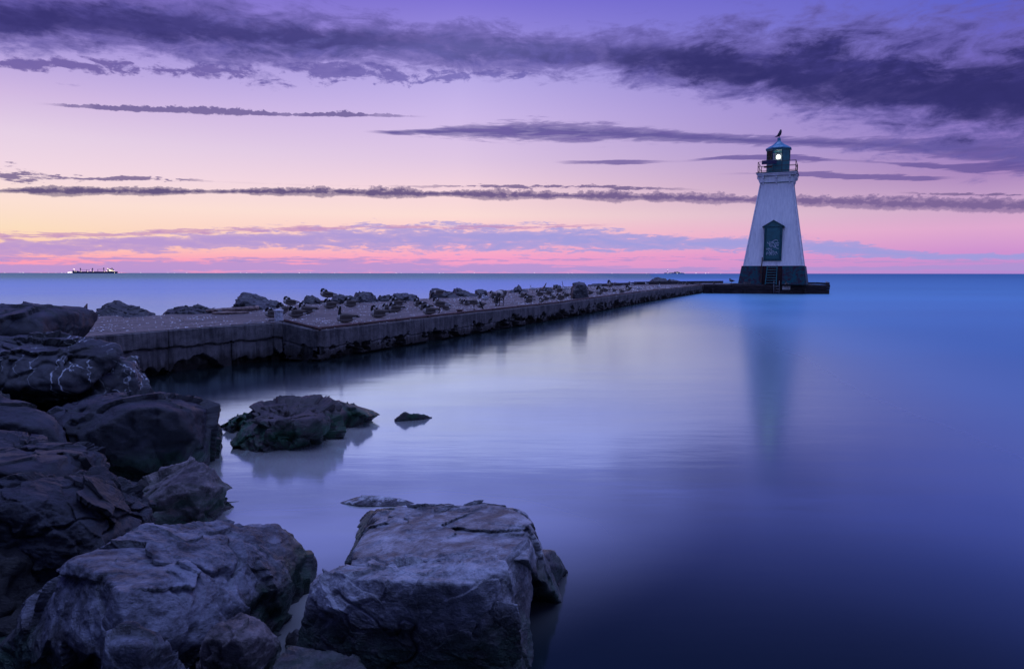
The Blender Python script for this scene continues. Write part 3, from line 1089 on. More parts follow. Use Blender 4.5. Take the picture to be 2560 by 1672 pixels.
# ------------------------------------------------------------------ lighthouse platform
PZ = 1.05
fl, fr_ = np.array(pt(1759, 733.6, z=0)), np.array(pt(2075, 735.2, z=0))
pa = math.atan2(fr_[1] - fl[1], fr_[0] - fl[0])
PL = np.linalg.norm((fr_ - fl)[:2])
plat = thing('lighthouse_platform', Vector((fl[0], fl[1], 0)), 'dark timber and concrete platform under the lighthouse at the end of the breakwater', 'platform', rz=pa)
MB().box((PL / 2, 7.35, (PZ - 0.5) / 2 - 0.02), (PL - 0.5, 13.8, PZ + 0.46), bevel=0.03).build('core', M_conc, plat)
xs = [0.02, 3.1, 6.3, 9.6, PL]
for r_, (z0, z1, y0) in enumerate([(0.76, 1.05, 0.0), (0.50, 0.745, 0.07), (-0.4, 0.485, 0.16)]):
    for i in range(4):
        a_, b_ = xs[i] + (0.4 if r_ == 1 and i else 0), xs[i + 1] + (0.4 if r_ == 1 and i < 3 else 0)
        MB().box(((a_ + b_) / 2, y0 + 0.2 + 0.012 * ((i * 7 + r_) % 3), (z0 + z1) / 2), (b_ - a_ - 0.03, 0.4, z1 - z0), bevel=0.015).build('beam', M_timber, plat)
for x in (1.0, 4.6, 7.9, 11.2):
    MB().box((x, 0.02, 0.1), (0.22, 0.22, 0.95), bevel=0.02).build('fender_post', M_timber, plat)
MB().box((PL - 1.9, 4.6, PZ + 0.11), (3.6, 0.25, 0.22), bevel=0.01).build('back_kerb', M_timber, plat)
MB().box((PL - 0.1, 2.4, PZ + 0.11), (0.22, 4.2, 0.22), bevel=0.01).build('back_kerb', M_timber, plat)
MB().box((5.35, 0.75, PZ + 0.13), (1.75, 0.5, 0.26), bevel=0.02).build('slab', M_conc, plat)
MB().box((3.8, 0.85, PZ + 0.05), (1.4, 0.6, 0.10), bevel=0.02).build('slab', M_conc, plat)


def platloc(px):
    """distance along the platform front for a photograph column"""
    d = ray(px, 710)
    # intersect with front line
    e = (fr_ - fl)[:2] / PL
    A = np.array([[d[0], -e[0]], [d[1], -e[1]]])
    k = np.linalg.solve(A, fl[:2])
    return k[1]


lad = thing('swim_ladder', Vector((0, 0, 0)), 'pale metal ladder hooked over the platform edge left of the sign', 'ladder', rz=pa)
xl, xr = platloc(1934.5), platloc(1948)
e2 = (fr_ - fl)[:2] / PL
n2 = np.array([e2[1], -e2[0]])
lad.location = (fl[0] + e2[0] * (xl + xr) / 2 + n2[0] * 0.06, fl[1] + e2[1] * (xl + xr) / 2 + n2[1] * 0.06, 0)
hw = (xr - xl) / 2
for sx in (-hw, hw):
    MB().tube([(sx, 0, 0.05), (sx, 0, 1.45), (sx, 0.06, 1.55), (sx, 0.2, 1.6), (sx, 0.42, 1.55), (sx, 0.5, 1.06)], 0.03, 8).build('rail', M_steel, lad, smooth=True)
for zz in (0.25, 0.55, 0.85):
    MB().tube([(-hw, 0, zz), (hw, 0, zz)], 0.022, 6).build('rung', M_steel, lad, smooth=True)
sign = thing('ladder_sign', Vector((0, 0, 0)), 'small white rectangular sign with dark lettering fixed on the platform edge', 'sign', rz=pa)
xs_ = (platloc(1956) + platloc(1976)) / 2
sw = platloc(1976) - platloc(1956)
sign.location = (fl[0] + e2[0] * xs_ + n2[0] * 0.04, fl[1] + e2[1] * xs_ + n2[1] * 0.04, pt(1966, 724, Y=fl[1] - 1.2)[2])
sh = 9.2 / F * 75.5
MB().box((0, 0, sh / 2), (sw, 0.03, sh), bevel=0.004).build('board', M_signw, sign)


def text(body, size, loc, mat, parent, name='lettering', rx=math.pi / 2, xscale=1.0, extrude=0.002):
    cu = bpy.data.curves.new(name, 'FONT')
    cu.body = body
    cu.size = size
    cu.extrude = extrude
    cu.align_x = 'CENTER'
    cu.align_y = 'CENTER'
    cu.materials.append(mat)
    o = bpy.data.objects.new(name, cu)
    o.location = loc
    o.rotation_euler = (rx, 0, 0)
    o.scale = (xscale, 1, 1)
    COL.objects.link(o)
    bpy.context.view_layer.update()
    me = bpy.data.meshes.new_from_object(o.evaluated_get(bpy.context.evaluated_depsgraph_get()))
    loc_, rot_, sc_ = o.location.copy(), o.rotation_euler.copy(), o.scale.copy()
    bpy.data.objects.remove(o)
    o = bpy.data.objects.new(name, me)
    o.location, o.rotation_euler, o.scale = loc_, rot_, sc_
    return link(o, parent)


text('EMERGENCY', 0.165, (0, -0.019, sh * 0.70), M_signred, sign, xscale=0.85)
text('LADDER', 0.165, (0.03, -0.019, sh * 0.30), M_black, sign)

# ------------------------------------------------------------------ lighthouse
LC = Vector((31.15, 81.4, PZ))
PSI = rad(25)
LH = thing('lighthouse', LC, 'white tapered wooden lighthouse with green lantern, lit lamp and dark plinth', 'lighthouse', rz=-PSI)
h1 = 2.13                                   # plinth top (above the platform)
zt = pt(1933, 457, Y=79.9)[2] - PZ          # top of the boarded part
zf = pt(1933, 438.5, Y=79.8)[2] - PZ        # underside of the cornice
zg = pt(1933, 428.5, Y=79.2)[2] - PZ        # gallery floor
zw = pt(1933, 400, Y=80.2)[2] - PZ          # lantern glass sill
zh = pt(1933, 374.5, Y=80.2)[2] - PZ        # lantern glass head
ze = pt(1933, 370, Y=80.0)[2] - PZ          # eave
zr = pt(1933, 353.5, Y=81.4)[2] - PZ        # roof apex
A_, B_ = 3.68, 3.36                         # plinth half widths
C_, D_ = 3.13, 1.69                         # boarded half widths


def sq(h, z):
    return [(-h, -h, z), (h, -h, z), (h, h, z), (-h, h, z)]


# plinth: rear block and two front piers either side of the ladder recess
rec = 0.85
def frontpier(x0, x1, x0t, x1t):
    return MB().hexa([(x0, -A_, 0), (x1, -A_, 0), (x1, -A_ + 0.9, 0), (x0, -A_ + 0.9, 0)], [(x0t, -B_, h1), (x1t, -B_, h1), (x1t, -B_ + 0.9, h1), (x0t, -B_ + 0.9, h1)])


frontpier(-A_, -1.10, -B_, -1.06).build('plinth_wing', M_plinth, LH)
frontpier(1.10, A_, 1.06, B_).build('plinth_wing', M_plinth, LH)
MB().hexa([(-A_, -A_ + 0.9, 0), (A_, -A_ + 0.9, 0), (A_, A_, 0), (-A_, A_, 0)], [(-B_, -B_ + 0.9, h1), (B_, -B_ + 0.9, h1), (B_, B_, h1), (-B_, B_, h1)]).build('plinth_core', M_plinth, LH)
MB().box((0, -A_ + 0.62, h1 / 2), (2.2, 0.5, h1 - 0.02)).build('brick_recess', M_brick, LH)
# boarded tower: inner shell and separate boards
MB().hexa(sq(C_ - 0.04, h1), sq(D_ - 0.04, zt)).build('tower_shell', M_trim, LH)
boards = bmesh.new()
rngb = random.Random(4)
NB = 42
sl = (C_ - D_) / (zt - h1)


def board(x0, x1, rot, zlo, zhi):
    def hw_(z): return C_ - sl * (z - h1)
    g = 0.012
    x0, x1 = x0 + g, x1 - g
    zmax = lambda x: min(zhi, h1 + (C_ - 0.06 - abs(x)) / sl)
    z0t, z1t = zmax(x0), zmax(x1)
    if min(z0t, z1t) <= zlo + 0.02:
        z0t, z1t = max(z0t, zlo + 0.005), max(z1t, zlo + 0.005)
        if max(z0t, z1t) < zlo + 0.05:
            return
    t_ = 0.03 + rngb.uniform(-0.006, 0.006)
    P = []
    for x, z in ((x0, zlo), (x1, zlo), (x1, z1t), (x0, z0t)):
        y = -hw_(z)
        P.append((x, y - t_ + 0.03, z))
        P.append((x, y + 0.03, z))
    c, s = math.cos(rot), math.sin(rot)
    v = [boards.verts.new((p[0] * c - p[1] * s, p[0] * s + p[1] * c, p[2])) for p in P]
    for q in ((0, 2, 4, 6), (1, 7, 5, 3), (0, 1, 3, 2), (2, 3, 5, 4), (4, 5, 7, 6), (6, 7, 1, 0)):
        boards.faces.new([v[i] for i in q])


zj = pt(1933, 562, Y=79)[2] - PZ
for r_ in range(4):
    for k in range(NB):
        x0 = -C_ + 2 * C_ * k / NB
        x1 = -C_ + 2 * C_ * (k + 1) / NB
        board(x0, x1, r_ * math.pi / 2, h1 + 0.003, zj - 0.012)
        board(x0, x1, r_ * math.pi / 2, zj + 0.012, zt - 0.003)
bmesh.ops.recalc_face_normals(boards, faces=boards.faces[:])
me = bpy.data.meshes.new('wall_boards')
boards.to_mesh(me)
boards.free()
me.materials.append(M_white)
o = link(bpy.data.objects.new('wall_boards', me), LH)
o['kind'] = 'stuff'
for sx in (-1, 1):
    for sy in (-1, 1):
        MB().hexa([(sx * (C_ + 0.03) + dx_, sy * (C_ + 0.03) + dy_, h1 + 0.004) for dx_, dy_ in ((-.07, -.07), (.07, -.07), (.07, .07), (-.07, .07))],
                  [(sx * (D_ + 0.03) + dx_, sy * (D_ + 0.03) + dy_, zt - 0.004) for dx_, dy_ in ((-.06, -.06), (.06, -.06), (.06, .06), (-.06, .06))]).build('corner_board', M_trim, LH)
MB().box((0, 0, zt + 0.03), (2 * D_ + 0.22, 2 * D_ + 0.22, 0.06)).build('string_course', M_green_dark, LH)
MB().box((0, 0, (zt + 0.06 + zf) / 2), (2 * D_ + 0.06, 2 * D_ + 0.06, zf - zt - 0.06)).build('frieze', M_white, LH)
G = 2.24
ch = zg - zf
MB().box((0, 0, zf + ch * 0.22), (2 * G - 0.34, 2 * G - 0.34, ch * 0.42)).build('cornice', M_trim, LH)
MB().box((0, 0, zf + ch * 0.60), (2 * G - 0.12, 2 * G - 0.12, ch * 0.34)).build('cornice', M_trim, LH)
MB().box((0, 0, zg - ch * 0.10), (2 * G, 2 * G, ch * 0.24), bevel=0.01).build('gallery_floor', M_green_dark, LH)
for rot in range(4):
    for x in (-1.42, 0.0, 1.42):
        prof = [(0, 0), (0.0, -1.0), (-0.10, -0.98), (-0.12, -0.80), (-0.22, -0.62), (-0.20, -0.42), (-0.40, -0.30), (-0.42, -0.10), (-0.5, 0.0)]
        mb = MB()
        a = [(D_ + 0.03 - px_, pz_) for px_, pz_ in prof]
        mb.prism([(q[0], q[1] + zf) for q in a], x - 0.07, x + 0.07)
        o = mb.build('bracket', M_trim, LH)
        o.rotation_euler = (0, 0, rot * math.pi / 2)
    if rot:
        continue
# railing
rl = thing('x', (0, 0, 0), None, None)
COL.objects.unlink(rl)
RW, RH = 2.02, zw - zg + 0.0
for sx in (-1, 1):
    for sy in (-1, 1):
        MB().tube([(sx * RW, sy * RW, zg - 0.02), (sx * RW, sy * RW, zg + 1.22)], 0.04, 6).build('railing_post', M_iron, LH)
for k in range(4):
    c, s = round(math.cos(k * math.pi / 2)), round(math.sin(k * math.pi / 2))
    tr = lambda x, y: (x * c - y * s, x * s + y * c)
    x_, y_ = tr(0.55, -RW)
    MB().tube([(x_, y_, zg - 0.02), (x_, y_, zg + 1.2)], 0.03, 6).build('railing_post', M_iron, LH)
    for hz in (0.16, 0.70, 1.2):
        p0, p1 = tr(-RW, -RW), tr(RW, -RW)
        MB().tube([(*p0, zg + hz), (*p1, zg + hz)], 0.028, 6).build('handrail', M_iron, LH)
MB().box((-0.82, -RW - 0.06, zg + 1.12), (1.62, 0.10, 0.44), bevel=0.01).build('dark_board', M_navybox, LH)
MB().box((-0.95, -RW + 0.12, zg + 0.62), (0.86, 0.22, 0.16), bevel=0.01).build('equipment_box', M_iron, LH)
MB().box((-0.72, -1.42, zg + 0.28), (0.42, 0.25, 0.42), bevel=0.01).build('equipment_box', M_green, LH)
# lantern room, eight sided
ap = 1.24
Rv = ap / math.cos(math.pi / 8)


def octv(k, r):
    a = -math.pi / 2 - math.pi / 8 + k * math.pi / 4       # facet k lies between corners k and k+1; facet 0 faces front
    return (r * math.cos(a), r * math.sin(a))


MB().lathe([(Rv, zg), (Rv, zw)], 8, rot=-math.pi / 2 - math.pi / 8).build('lantern_base', M_green, LH)
MB().lathe([(Rv * 1.02, zh), (Rv * 1.02, ze)], 8, rot=-math.pi / 2 - math.pi / 8).build('lantern_band', M_green, LH)
glassy = (0, 7, 6, 5)
for k in range(8):
    x0, y0 = octv(k, Rv)
    x1, y1 = octv(k + 1, Rv)
    mx_, my_ = (x0 + x1) / 2, (y0 + y1) / 2
    an = math.atan2(y1 - y0, x1 - x0)
    Lf = math.hypot(x1 - x0, y1 - y0)
    nx, ny = mx_ / ap, my_ / ap
    if k in glassy:
        MB().box((mx_ - nx * 0.03, my_ - ny * 0.03, (zw + zh) / 2), (Lf - 0.12, 0.012, zh - zw - 0.02), rz=an).build('window_pane', M_glass, LH)
    else:
        MB().box((mx_ - nx * 0.03, my_ - ny * 0.03, (zw + zh) / 2), (Lf - 0.02, 0.05, zh - zw - 0.004), rz=an).build('wall_panel', M_green, LH)
        MB().box((mx_ - nx * 0.09, my_ - ny * 0.09, (zw + zh) / 2), (Lf - 0.16, 0.03, zh - zw - 0.03), rz=an).build('inner_lining', M_trim, LH)
    MB().box((x0 * 0.975, y0 * 0.975, (zw + zh) / 2), (0.09, 0.09, zh - zw - 0.004), rz=math.atan2(y0, x0)).build('mullion', M_green_dark, LH)
MB().lathe([(1.05, zw + 0.003), (1.05, zw + 0.03)], 16).build('lantern_floor', M_trim, LH)
RE = 1.50
MB().lathe([(RE, ze + 0.003), (RE, ze + 0.13), (RE * 0.98, ze + 0.15), (0.62, ze + 0.15 + (zr - ze) * 0.48), (0.26, zr - 0.05), (0.20, zr + 0.02), (0.20, zr + 0.22), (0.17, zr + 0.38)], 8, rot=-math.pi / 2 - math.pi / 8).build('lantern_roof', M_roof, LH)
lamp = MB().lathe([(0.10, zw + 0.03), (0.06, zw + 0.1), (0.06, zw + 0.24), (0.14, zw + 0.26)], 12).build('lamp', M_iron, LH)
MB().ball((0, 0, zw + 0.52), 0.25, 3, 1.05).build('bulb', M_lamp, lamp, smooth=True)
# door dormer
zd0, zd1, zd2 = pt(1930, 650, Y=78.4)[2] - PZ, pt(1930, 565.5, Y=78.4)[2] - PZ, pt(1930, 550, Y=78.4)[2] - PZ
DX = -0.05
yd = -(C_ - sl * (zd0 - h1)) - 0.04
door = MB().box((DX, yd + 0.5, (zd0 + zd1) / 2), (1.94, 1.0, zd1 - zd0)).build('door_bay', M_green_dark, LH)
MB().box((DX, yd - 0.02, (zd0 + zd1) / 2 - 0.02), (1.42, 0.06, zd1 - zd0 - 0.30)).build('door_panel', M_green, door)
for sx in (-1, 1):
    MB().box((DX + sx * 0.85, yd - 0.035, (zd0 + zd1) / 2), (0.20, 0.07, zd1 - zd0 + 0.02)).build('door_frame', M_green_dark, door)
MB().box((DX, yd - 0.035, zd0 - 0.045), (2.0, 0.10, 0.09)).build('door_sill', M_green_dark, door)
MB().box((DX, yd - 0.03, zd1 - 0.06), (1.50, 0.05, 0.1)).build('door_frame', M_green_dark, door)
MB().prism([(DX - 0.97, zd1 + 0.004), (DX + 0.97, zd1 + 0.004), (DX, zd2 - 0.10)], yd + 0.02, yd + 1.3).build('gable', M_green, door)
for sx in (-1, 1):
    MB().hexa([(DX, yd - 0.12, zd2 - 0.10), (DX + sx * 1.18, yd - 0.12, zd1 - 0.12), (DX + sx * 1.18, yd + 1.3, zd1 - 0.12), (DX, yd + 1.3, zd2 - 0.10)],
              [(DX, yd - 0.12, zd2 + 0.02), (DX + sx * 1.18, yd - 0.12, zd1 + 0.0), (DX + sx * 1.18, yd + 1.3, zd1 + 0.0), (DX, yd + 1.3, zd2 + 0.02)]).build('gable_roof', M_green_dark, door)
# spray-painted tags on the door (traced in the plane of the door)
strokes = [
    [(320, 300), (350, 395), (440, 430), (470, 390), (480, 250)], [(480, 390), (510, 560), (560, 680)], [(540, 420), (520, 500), (550, 600)],
    [(560, 380), (600, 290), (700, 290), (740, 350)], [(590, 400), (640, 520), (740, 500), (760, 430), (690, 370), (600, 400)], [(730, 250), (850, 420), (900, 560), (990, 740), (1100, 820), (1220, 820)],
    [(740, 240), (980, 150), (1070, 160), (1150, 360), (900, 430)], [(560, 680), (640, 610), (740, 600), (850, 660), (890, 760)], [(940, 650), (890, 760)],
    [(650, 640), (690, 720)], [(780, 620), (790, 740)], [(900, 420), (1000, 380), (1170, 370), (1240, 430)], [(960, 560), (1010, 480), (1100, 480), (1210, 560), (1170, 640), (1060, 590), (1050, 540), (1120, 530), (1150, 570)],
    [(960, 560), (990, 700)], [(250, 790), (265, 900), (340, 890)], [(370, 790), (360, 890), (460, 890)], [(470, 790), (360, 800)], [(360, 840), (430, 840)], [(500, 780), (490, 890)], [(590, 790), (510, 840), (640, 920)], [(680, 790), (670, 930)],
    [(440, 970), (540, 1070), (590, 990), (640, 1080), (700, 960)], [(760, 980), (740, 1080)], [(780, 970), (850, 1020), (780, 1060), (910, 1090)],
    [(300, 1120), (270, 1330)], [(300, 1120), (400, 1110)], [(290, 1220), (390, 1215)], [(460, 1160), (540, 1350)], [(440, 1160), (560, 1120), (600, 1200), (580, 1260)], [(620, 1110), (610, 1300)], [(660, 1130), (690, 1230)],
    [(750, 1120), (660, 1330), (840, 1330), (770, 1120)], [(850, 1150), (870, 1260)], [(960, 1110), (880, 1190), (1010, 1310)], [(940, 1100), (1050, 1080), (1130, 1250)], [(1040, 1100), (990, 1200), (1060, 1200)], [(480, 1090), (650, 1180)], [(560, 1180), (700, 1060)]]
mb = MB()
for s_ in strokes:
    P3 = []
    for (gx, gy) in s_:
        ppx, ppy = 1905 + gx / 31.08, 595 + gy / 31.08
        q = pt(ppx, ppy, Y=78.4)
        lx = (ppx - 1929.2) * 78.3 / F / 1.067 + DX
        P3.append((lx, yd - 0.055, q[2] - PZ))
    mb.tube(P3, 0.026, 5)
mb.build('graffiti', M_spray, door)
# iron ladder in the recess and the conduit beside it
ll = [(-0.62, 0.0), (0.52, 0.0)]
for x0_, x1_ in ((-0.68, -0.54), (0.50, 0.50)):
    MB().tube([(x0_, -A_ - 0.12, 0.0), (x1_, -B_ + 0.10, h1 + 0.02)], 0.055, 6).build('ladder_rail', M_green, LH)
for k in range(7):
    t_ = (k + 0.6) / 7.2
    y_ = -A_ - 0.12 + t_ * (0.44 + (A_ - B_ - 0.22)) * 1.0
    y_ = -A_ - 0.12 + t_ * (-B_ + 0.10 + A_ + 0.12)
    MB().tube([(-0.68 + 0.14 * t_, y_, t_ * h1), (0.50, y_, t_ * h1)], 0.045, 6).build('ladder_rung', M_green, LH)
MB().tube([(-1.16, -A_ - 0.05, 0.2), (-1.16, -B_ - 0.05, h1 + 0.02), (-1.14, -C_ - 0.06, h1 + 0.5), (-1.14, -C_ - 0.0, h1 + 1.0)], 0.06, 8).build('conduit', M_iron, LH)
MB().box((-1.24, -B_ - 0.1, h1 - 0.5), (0.12, 0.3, 0.8)).build('conduit', M_iron, LH)

# ------------------------------------------------------------------ foreground boulders
def dropz(lst, z):
    return [np.array([q[0], q[1], z]) for q in lst]


def behind(q, d, e):
    """rear counterpart of a skyline point, kept below the line of sight over it"""
    k = (q[1] + d) / q[1]
    return np.array([q[0] * k * 1.03, q[1] + d, min(q[2] - e, CAM_H - (CAM_H - q[2]) * k - 0.05)])


# right foreground boulder with the flat pale top
b1 = [pt(806, 1416, z=.60), pt(835, 1406, z=.58), pt(900, 1392, z=.57), pt(1000, 1385, z=.60), pt(1338, 1356, z=.58), pt(1320, 1400, z=.60), pt(880, 1438, z=.63), pt(1000, 1450, z=.66), pt(1100, 1446, z=.68), pt(1180, 1452, z=.68), pt(1288, 1428, z=.62)]
lo = [pt(775, 1490, Y=3.78), pt(748, 1560, Y=3.76), pt(712, 1672, Y=3.72), pt(1322, 1520, Y=3.80), pt(1340, 1672, Y=3.80), pt(1050, 1672, Y=3.66)]
b1 += lo + dropz(lo, -0.5)
bback = [pt(945, 1266, z=.47), pt(985, 1272, z=.47), pt(1080, 1268, z=.50), pt(1150, 1268, z=.51), pt(1200, 1260, z=.53), pt(1250, 1257, z=.55), pt(1295, 1275, z=.57), pt(1345, 1318, z=.58), pt(1349, 1356, z=.58), pt(908, 1330, z=.50), pt(878, 1396, z=.54), pt(1000, 1400, z=.60), pt(1330, 1400, z=.60)]
bback += [pt(872, 1400, z=.1), pt(905, 1320, z=-.1), pt(1370, 1420, z=.05), pt(945, 1290, z=-.4), pt(1330, 1300, z=-.4), np.array([0.5, 5.2, -.5]), np.array([-0.95, 5.2, -.5]), pt(880, 1440, z=-.4)]
bump = [pt(1340, 1372, z=.36), pt(1385, 1378, z=.26), pt(1420, 1425, z=.06), pt(1416, 1450, z=-.05), pt(1330, 1400, z=.40), pt(1345, 1490, z=.05), pt(1300, 1380, z=-.4), pt(1415, 1440, z=-.5), pt(1350, 1540, z=-.4)]
foot = [pt(725, 1602, Y=3.55), pt(790, 1612, Y=3.50), pt(690, 1652, Y=3.40), pt(900, 1652, Y=3.40), pt(1000, 1760, Y=3.0), pt(640, 1740, Y=3.05), pt(800, 1640, Y=3.6)]
foot += dropz(foot, -0.5)
face1 = [pt(1150, 1500, Y=3.62), pt(1230, 1490, Y=3.60), pt(1300, 1510, Y=3.64), pt(1310, 1640, Y=3.66), pt(1180, 1660, Y=3.62), pt(1140, 1560, Y=3.64), pt(1220, 1560, Y=3.9), pt(1240, 1720, Y=3.7)]
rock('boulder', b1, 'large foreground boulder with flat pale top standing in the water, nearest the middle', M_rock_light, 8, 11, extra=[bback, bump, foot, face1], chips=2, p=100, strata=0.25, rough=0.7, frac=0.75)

# large pale slab left of it
b2 = [pt(230, 1368, z=.78), pt(375, 1312, z=.72), pt(545, 1294, z=.60), pt(690, 1294, z=.48), pt(712, 1312, z=.44), pt(778, 1388, z=.22), pt(786, 1425, z=.05),
      pt(205, 1412, z=.80), pt(320, 1500, z=.76), pt(335, 1535, z=.70), pt(530, 1542, z=.52), pt(645, 1462, z=.48), pt(735, 1425, z=.34), pt(742, 1470, z=.1),
      pt(150, 1398, z=.78), pt(70, 1500, Y=3.80), pt(40, 1560, Y=3.84), pt(-10, 1640, Y=3.86), pt(-60, 1720, Y=3.86), pt(300, 1640, Y=3.32)]
b2 += dropz([pt(786, 1430, z=0), pt(700, 1520, z=0), pt(530, 1560, z=.3), pt(320, 1560, Y=3.35), pt(20, 1560, Y=3.9)], -.4) + [np.array([-3.3, 5.4, -.4]), np.array([-1.8, 5.6, -.4])]
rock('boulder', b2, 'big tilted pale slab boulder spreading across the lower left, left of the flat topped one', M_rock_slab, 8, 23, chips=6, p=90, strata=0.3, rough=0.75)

b3 = [pt(330, 1540, z=.78), pt(262, 1568, z=.77), pt(252, 1592, z=.75), pt(405, 1562, z=.74), pt(440, 1602, z=.66), pt(350, 1600, z=.75), pt(462, 1680, Y=3.08), pt(240, 1700, Y=3.04), pt(340, 1700, Y=3.0)]
b3 += dropz(b3[:6], -.2)
rock('boulder', b3, 'small dark stone at the bottom edge below the pale slab, the left of two', M_rock_slab, 7, 31, chips=5, rough=0.8)
b4 = [pt(600, 1524, z=.55), pt(545, 1548, z=.56), pt(500, 1600, z=.5), pt(662, 1542, z=.5), pt(700, 1588, z=.40), pt(695, 1650, Y=3.6), pt(478, 1700, Y=3.5), pt(612, 1606, z=.50), pt(560, 1720, Y=3.42)]
b4 += dropz(b4[:6], -.3)
rock('boulder', b4, 'small brown streaked stone below the pale slab, the right of two beside the channel', M_rock_brown, 7, 37, chips=6, rough=0.8)
b4b = [pt(722, 1572, z=.10), pt(742, 1566, z=.14), pt(752, 1580, z=.1), pt(712, 1600, z=.04), pt(745, 1610, z=.05)]
b4b += dropz(b4b, -.2)
rock('boulder', b4b, 'tiny wet pale stone in the channel against the foot of the flat topped boulder', M_rock_farlight, 5, 39, chips=3)

# pyramid by the water
b5 = [pt(492, 1150, z=.52), pt(522, 1164, z=.50), pt(455, 1195, z=.45), pt(378, 1256, z=.38), pt(596, 1232, z=.20), pt(626, 1272, z=-.02), pt(560, 1300, z=0), pt(440, 1312, z=.05), pt(380, 1300, z=.2), pt(505, 1215, z=.40)]
b5 += dropz(b5[3:], -.4) + [np.array([-3.6, 7.6, -.4]), np.array([-4.8, 7.4, -.3])]
rock('boulder', b5, 'pointed brown boulder with green weed at the waterline, left shore', M_rock_brown, 7, 41, chips=7, rough=0.9)

# big block behind it
b6 = [pt(148, 1032, Y=7.3), pt(262, 984, Y=7.9), pt(372, 974, Y=8.2), pt(500, 996, Y=8.3), pt(546, 1012, Y=8.2), pt(545, 1055, Y=8.0), pt(526, 1110, Y=8.0), pt(538, 1150, Y=8.0),
      pt(170, 1060, Y=7.0), pt(215, 1130, Y=7.0), pt(290, 1165, Y=7.2), pt(400, 1178, Y=7.4), pt(500, 1160, Y=7.7), pt(380, 1010, Y=7.3), pt(505, 1040, Y=7.6), pt(250, 1030, Y=7.05)]
b6 += [behind(q, 1.5, .15) for q in b6[:5]] + dropz([pt(538, 1150, Y=8.2), pt(280, 1150, Y=7.6), pt(546, 1012, Y=9.3), pt(200, 1000, Y=8.8)], -.4)
rock('boulder', b6, 'large dark block shaped boulder with thin white streaks at the left water edge', M_rock, 7, 47, chips=6, p=90, strata=0.3, rough=0.75)

# veined rock below the pier end
b7 = [pt(-40, 850, Y=9.4), pt(125, 832, Y=9.8), pt(215, 840, Y=9.8), pt(298, 856, Y=9.8), pt(312, 884, Y=9.7), pt(262, 905, Y=9.2), pt(232, 940, Y=9.0), pt(215, 985, Y=9.0), pt(100, 960, Y=8.7), pt(-40, 970, Y=8.5), pt(-40, 900, Y=8.7),
      pt(40, 1020, Y=9.4), pt(-60, 1030, Y=9.4)]
b7 += [behind(q, 1.6, .3) for q in b7[:5]]
b7b = [pt(255, 895, Y=9.7), pt(348, 898, Y=9.9), pt(368, 940, Y=9.7), pt(376, 975, Y=9.6), pt(235, 935, Y=9.3), pt(240, 1010, Y=9.2), pt(360, 1020, Y=9.4), pt(100, 1010, Y=9.5), pt(100, 940, Y=10)]
b7b += [behind(q, 1.4, .2) for q in b7b] + dropz(b7b[2:6], -.4)
rock('boulder', b7, 'broad boulder with branching white veins below the near end of the breakwater', M_rock_vein, 7, 53, extra=[b7b], chips=6, rough=0.8)

b8 = [pt(-60, 776, Y=11.0), pt(112, 772, Y=11.2), pt(124, 790, Y=11.0), pt(126, 828, Y=10.9), pt(-60, 848, Y=10.4), pt(100, 836, Y=10.4), pt(-60, 800, Y=10.5), pt(105, 792, Y=10.6)]
b8 += [q + np.array([0, 1.2, 0]) for q in b8[:4]] + dropz([pt(124, 828, Y=11.2), pt(-60, 840, Y=10.8), pt(124, 828, Y=12), pt(-60, 840, Y=12)], .5)
rock('boulder', b8, 'squared rough block at the left frame edge level with the deck', M_rock, 6, 59, chips=3, p=90, strata=0.5, rough=0.6)

b9 = [pt(-50, 978, Y=6.9), pt(15, 990, Y=6.8), pt(70, 1014, Y=6.8), pt(125, 1046, Y=6.7), pt(168, 1070, Y=6.6), pt(178, 1100, Y=6.5), pt(-50, 1050, Y=6.2), pt(100, 1100, Y=6.3), pt(-50, 1130, Y=6.2), pt(170, 1150, Y=6.5)]
b9 += [behind(q, 1.4, .3) for q in b9[:5]] + dropz(b9[4:7], 0)
rock('boulder', b9, 'rounded dark boulder at the left frame edge above the layered ledge', M_rock, 7, 61, chips=6, rough=0.9)

b10 = [pt(-50, 1086, Y=5.7), pt(50, 1092, Y=5.7), pt(130, 1102, Y=5.7), pt(200, 1116, Y=5.6), pt(258, 1144, Y=5.5), pt(266, 1162, Y=5.4), pt(262, 1206, Y=5.35), pt(186, 1150, Y=5.1), pt(190, 1185, Y=5.1), pt(-50, 1180, Y=4.7), pt(100, 1200, Y=4.8), pt(-50, 1260, Y=4.8)]
b10 += [behind(q, 1.1, .15) for q in b10[:5]] + dropz(b10[5:10], .2)
rock('boulder', b10, 'layered ledge boulder with squared right end at the left frame edge', M_rock, 7, 67, chips=3, p=90, strata=1.1, rough=0.8)

b11 = [pt(-50, 1200, Y=4.3), pt(120, 1190, Y=4.6), pt(265, 1178, Y=5.0), pt(305, 1205, Y=5.05), pt(350, 1240, Y=5.05), pt(388, 1272, Y=5.0), pt(388, 1296, Y=4.9), pt(320, 1322, Y=4.6), pt(230, 1362, Y=4.25), pt(170, 1275, Y=4.3), pt(90, 1246, Y=4.25), pt(-60, 1262, Y=4.1),
       pt(-60, 1480, Y=4.1), pt(140, 1450, Y=4.25)]
b11 += [behind(q, 1.0, .25) for q in b11[1:6]] + dropz(b11[4:], .0)
rock('boulder', b11, 'sloping dark boulder with rust patches in the left foreground, right under the layered ledge', M_rock, 8, 71, chips=7, rough=0.9, strata=0.6)

# boulders filling the shore gaps, then unseen ones added to block low sky light
shore_n = 0
rs = np.random.RandomState(5)


